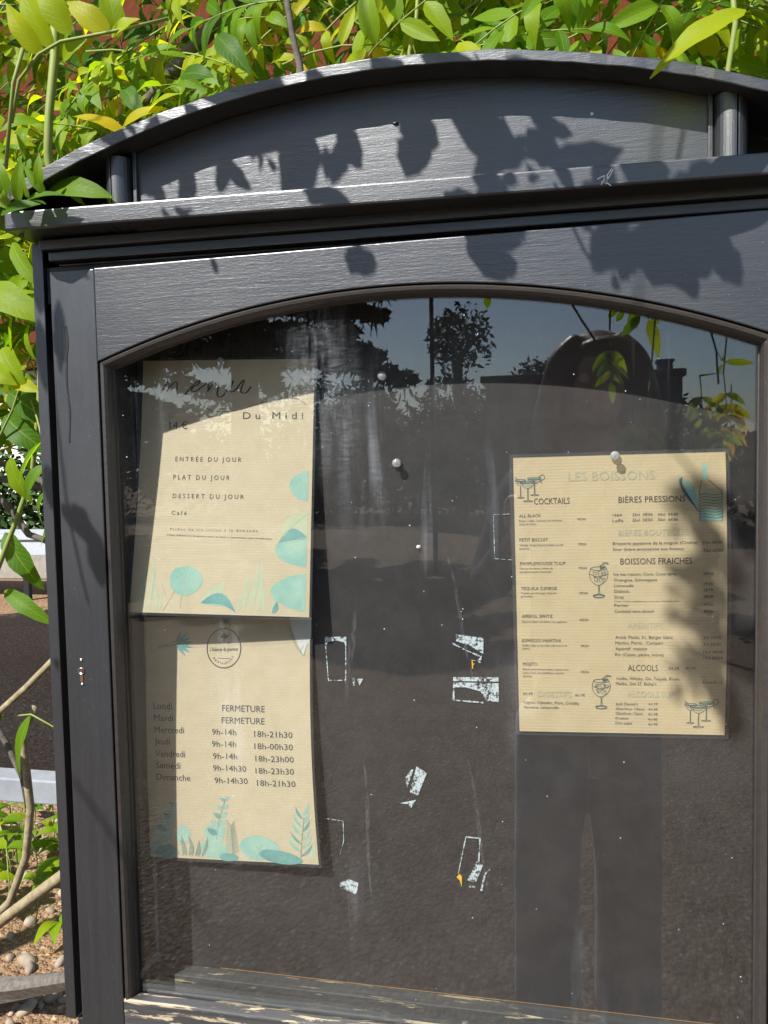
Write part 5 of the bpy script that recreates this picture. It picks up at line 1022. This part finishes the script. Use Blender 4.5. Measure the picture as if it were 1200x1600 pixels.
# low house with chimney
M['slate'] = simple('dark_roof', (0.085, 0.075, 0.07), .8, .3, nz=(.06, .055, .05), bump=.5, bscale=9)
h2 = thing('house', 'low house with dark roof and one chimney reflected right of the person', 'house', (0.0, -20, GZ))
M['stone'] = simple('dark_stone_wall', (0.16, 0.14, 0.12), .9, .2, nz=(.11, .10, .09), bump=.5, bscale=6)
b = MB(); b.box(-.9, 2.74, -22, -15.6, GZ, 1.52); b.build('wall', M['stone'], h2)
b = MB(); b.box(-1.0, 2.80, -22.1, -15.5, 1.5205, 1.66); b.build('roof', M['slate'], h2, bevel=.02)
b = MB(); b.box(2.36, 2.62, -16.4, -16.0, 1.6605, 1.84); b.box(2.33, 2.65, -16.43, -15.97, 1.84, 1.89); b.build('chimney', M['slate'], h2)
for x in (.1, 1.5):
    b = MB(); b.box(x - .4, x + .4, -15.61, -15.56, -.3, .8); b.build('window', simple('dark_pane_far', (.03, .035, .04), .2, .5), h2)
# street lamp
lp = thing('street_lamp', 'thin dark street lamp post rising above the trees in the reflection', 'street lamp', (-1.10, -10.0, GZ))
b = MB(); b.tube([(-1.10, -10.0, GZ), (-1.10, -10.0, 3.0), (-1.10, -10.0, 5.2)], [.035, .028, .025], 10); b.tube([(-1.10, -10.0, 5.2), (-1.05, -9.7, 5.5), (-1.0, -9.2, 5.55)], .028, 8); b.build('pole', M['black'], lp, smooth=True)
b = MB(); b.lathe((-1.0, -9.05, 5.50), (0, 1, .1), [(.0, -.3), (.09, -.25), (.13, 0), (.08, .3), (.0, .32)], 14); b.build('lamp_head', M['steel'], lp, smooth=True)

# ------------------------------------------------------------------ the person taking the picture (seen mirrored in the pane)
def skin(verts, edges, radii, sub=2):
    me = bpy.data.meshes.new('tmp'); me.from_pydata([tuple(v) for v in verts], edges, []); o = link(bpy.data.objects.new('tmp', me))
    m = o.modifiers.new('s', 'SKIN'); 
    for i, r in enumerate(radii):
        r = r if hasattr(r, '__len__') else (r, r); me.skin_vertices[0].data[i].radius = r
    me.skin_vertices[0].data[0].use_root = True
    s = o.modifiers.new('u', 'SUBSURF'); s.levels = sub
    bpy.context.view_layer.update(); dg = bpy.context.evaluated_depsgraph_get(); e = o.evaluated_get(dg); mm = e.to_mesh()
    V = [tuple(v.co) for v in mm.vertices]; F = [tuple(p.vertices) for p in mm.polygons]; e.to_mesh_clear()
    bpy.data.objects.remove(o); bpy.data.meshes.remove(me); return V, F
def remesh(name, parts, voxel, mat, parent, smooth=3):
    mb = MB()
    for V, F in parts: mb.add(V, F)
    o = mb.build('tmp', mat); m = o.modifiers.new('r', 'REMESH'); m.mode = 'VOXEL'; m.voxel_size = voxel
    k = o.modifiers.new('k', 'SMOOTH'); k.iterations = smooth; k.factor = .5
    bpy.context.view_layer.update(); dg = bpy.context.evaluated_depsgraph_get(); e = o.evaluated_get(dg)
    me = bpy.data.meshes.new_from_object(e, depsgraph=dg); bpy.data.objects.remove(o)
    me.materials.clear(); me.materials.append(mat); me.polygons.foreach_set('use_smooth', [True] * len(me.polygons)); me.name = name
    n = link(bpy.data.objects.new(name, me)); n.parent = parent; n.matrix_parent_inverse = parent_inv(parent); return n
def chain(pts, rad): return skin(pts, [(i, i + 1) for i in range(len(pts) - 1)], rad)
def ell(c, r, sub=3): return ico(c, 1.0, sub, r)
M['skin'] = simple('skin', (0.52, 0.32, 0.23), .5, .4, nz=(.46, .27, .19), bscale=60)
M['hair'] = simple('brown_hair', (0.17, 0.095, 0.050), .45, .5, nz=(.11, .06, .03), bump=.5, bscale=90)
M['knit'] = simple('dark_knit_top', (0.07, 0.07, 0.08), .85, .2, nz=(.05, .05, .06), bump=.4, bscale=160)
M['trouser'] = simple('grey_trouser_cloth', (0.52, 0.50, 0.48), .85, .2, nz=(.42, .40, .39), bump=.4, bscale=120)
M['shoe'] = simple('black_shoe', (0.02, 0.02, 0.02), .5, .4)
PX, PY = 0.605, -1.225
pe = thing('person', 'person with shoulder length brown hair in dark top and wide trousers holding up a phone', 'person', (0.58, -1.25, GZ))
hd_ = Vector((.608, -1.19, .215))
pel = (0.58, -1.27, -.47)
V = [pel, (.585, -1.275, -.32), (.595, -1.265, -.12), (.602, -1.245, .02), (.606, -1.225, .085), (.608, -1.20, .16),
     (.43, -1.245, -.015), (.355, -1.185, -.255), (.435, -.985, -.115),
     (.775, -1.245, -.015), (.83, -1.18, -.265), (.590, -.985, -.135),
     (.50, -1.265, -.52), (.487, -1.235, -.93), (.482, -1.265, -1.345), (.482, -1.16, -1.395),
     (.665, -1.265, -.52), (.672, -1.235, -.93), (.675, -1.265, -1.345), (.675, -1.16, -1.395)]
E_ = [(0, 1), (1, 2), (2, 3), (3, 4), (4, 5), (3, 6), (6, 7), (7, 8), (3, 9), (9, 10), (10, 11), (0, 12), (12, 13), (13, 14), (14, 15), (0, 16), (16, 17), (17, 18), (18, 19)]
Rd = [(.15, .11), (.125, .095), (.145, .105), (.10, .075), (.052, .052), (.055, .055), .055, .042, .028, .055, .042, .028, .072, .046, .036, (.033, .026), .072, .046, .036, (.033, .026)]
parts = [skin(V, E_, Rd)]
# head: skull, jaw, nose, brow, lips, ears
parts += [ell(hd_ + Vector((0, -.012, .028)), (.076, .094, .092)), ell(hd_ + Vector((0, .022, -.040)), (.054, .066, .060)), ell(hd_ + Vector((0, .058, -.083)), (.024, .022, .020), 2),
          ell(hd_ + Vector((0, .098, -.018)), (.014, .018, .016), 2), ell(hd_ + Vector((0, .086, .008)), (.009, .014, .028), 2), ell(hd_ + Vector((0, .074, .034)), (.05, .016, .012), 2),
          ell(hd_ + Vector((0, .083, -.050)), (.023, .010, .006), 2), ell(hd_ + Vector((0, .080, -.061)), (.020, .010, .007), 2)]
for s_ in (-1, 1): parts += [ell(hd_ + Vector((s_ * .077, -.01, .0)), (.010, .022, .032), 2), ell(hd_ + Vector((s_ * .036, .066, -.022)), (.022, .018, .018), 2)]
# hands round the phone: palm, four bent fingers, thumb
PHC = Vector((.499, -.9115, -.008)); PW, PH = .0375, .076
def hand(side, zc):
    xs = PHC.x + side * PW; y0 = PHC.y
    wr = Vector((.435, -.985, -.115)) if side < 0 else Vector((.590, -.985, -.135)); palm = Vector((xs + side * .022, y0 - .022, zc)); out = [chain([wr, (wr + palm) / 2 + Vector((side * .004, 0, -.004)), palm, palm + Vector((-side * .006, .004, .022))], [(.026, .020), (.030, .018), (.036, .016), (.030, .013)])]
    for k, (dz, L) in enumerate(((.036, .92), (.014, 1.0), (-.008, .95), (-.029, .78))):
        a = palm + Vector((side * .002, .008, dz * .8)); out.append(chain([a, Vector((xs + side * .013, y0 + .004, zc + dz)), Vector((xs + side * .004, y0 + .0155, zc + dz + .002)), Vector((xs - side * .018 * L, y0 + .0150, zc + dz + .004)), Vector((xs - side * .026 * L, y0 + .0135, zc + dz + .004))], [.0092, .0086, .0078, .0072, .0062]))
    out.append(chain([palm + Vector((side * .004, -.008, -.012)), Vector((xs + side * .012, y0 - .024, zc + .022)), Vector((xs - side * .006, y0 - .019, zc + .040)), Vector((xs - side * .016, y0 - .0165, zc + .046))], [.0125, .0108, .0092, .0072])); return out
parts += hand(-1, -.045) + hand(1, -.055)
remesh('body', parts, .0048, M['skin'], pe, 2)
for s_ in (-1, 1):
    b = MB(); Vv, F = ico(hd_ + Vector((s_ * .031, .0745, .010)), .0115, 2); b.add(Vv, F); b.build('eye', simple('eye_white', (.7, .7, .68), .3, .5), pe, smooth=True)
# hair: cap, fringe swept aside, locks falling to the shoulders
hp = [ell(hd_ + Vector((0, -.026, .036)), (.094, .104, .092)), ell(hd_ + Vector((.0, -.055, -.02)), (.09, .078, .10)), ell(hd_ + Vector((.02, .062, .078)), (.062, .036, .026), 2)]
for s_ in (-1, 1):
    hp += [chain([hd_ + Vector((s_ * .03, .03, .105)), hd_ + Vector((s_ * .082, .030, .055)), hd_ + Vector((s_ * .104, .012, -.03)), hd_ + Vector((s_ * .118, .02, -.11)), hd_ + Vector((s_ * .112, .035, -.165))], [.028, .034, .036, .040, .022]),
           chain([hd_ + Vector((s_ * .05, -.06, .07)), hd_ + Vector((s_ * .09, -.06, -.03)), hd_ + Vector((s_ * .105, -.06, -.13)), hd_ + Vector((s_ * .09, -.06, -.20))], [.04, .05, .046, .03])]
hp += [chain([hd_ + Vector((0, -.1, .03)), hd_ + Vector((0, -.115, -.08)), hd_ + Vector((0, -.11, -.21))], [.06, .07, .05])]
remesh('hair', hp, .006, M['hair'], pe, 3)
# knitted top with long sleeves
TV = [(.585, -1.27, -.50), (.587, -1.275, -.32), (.596, -1.265, -.12), (.603, -1.247, .02), (.43, -1.245, -.015), (.352, -1.185, -.258), (.425, -1.008, -.130), (.775, -1.245, -.015), (.833, -1.18, -.268), (.602, -1.008, -.150)]
tp = [skin(TV, [(0, 1), (1, 2), (2, 3), (3, 4), (4, 5), (5, 6), (3, 7), (7, 8), (8, 9)], [(.178, .130), (.150, .115), (.165, .122), (.115, .088), .068, .058, .040, .068, .058, .040])]
remesh('knit_top', tp, .008, M['knit'], pe, 4)
# wide trousers, each leg hanging straight from the hip
tp = [chain([(.583, -1.27, -.44), (.583, -1.27, -.58)], [(.165, .125), (.160, .125)])]
for xa, xb in ((.505, .484), (.662, .676)):
    tp.append(chain([(xa, -1.268, -.52), ((xa + xb) / 2, -1.258, -.75), (xb, -1.248, -.95), (xb, -1.258, -1.16), (xb, -1.262, -1.365)], [(.100, .105), (.088, .098), (.078, .092), (.076, .094), (.080, .100)]))
remesh('trousers', tp, .008, M['trouser'], pe, 3)
for x in (.482, .675):
    remesh('shoe', [ell((x, -1.19, GZ + .032), (.043, .125, .032)), ell((x, -1.245, GZ + .05), (.040, .055, .05))], .006, M['shoe'], pe, 2)
# the phone
ph = thing('smartphone', 'dark smartphone held up in both hands by the person', 'smartphone', PHC)
b = MB(); b.box(PHC.x - PW, PHC.x + PW, PHC.y - .0042, PHC.y + .0036, PHC.z - PH, PHC.z + PH); b.build('body', simple('phone_back', (.03, .032, .04), .25, .5), ph, bevel=.003)
b = MB(); b.box(PHC.x - PW + .003, PHC.x + PW - .003, PHC.y - .0046, PHC.y - .0043, PHC.z - PH + .003, PHC.z + PH - .003); b.build('screen', simple('phone_screen', (.01, .01, .012), .08, .5), ph)
for dx, dz in ((.024, .060), (.024, .040), (.008, .050)):
    b = MB(); b.lathe((PHC.x + dx, PHC.y + .0034, PHC.z + dz), (0, 1, 0), [(.0066, 0), (.0066, .0014), (.005, .0016), (.0, .0016)], 18); b.build('lens', M['black'], ph, smooth=False)
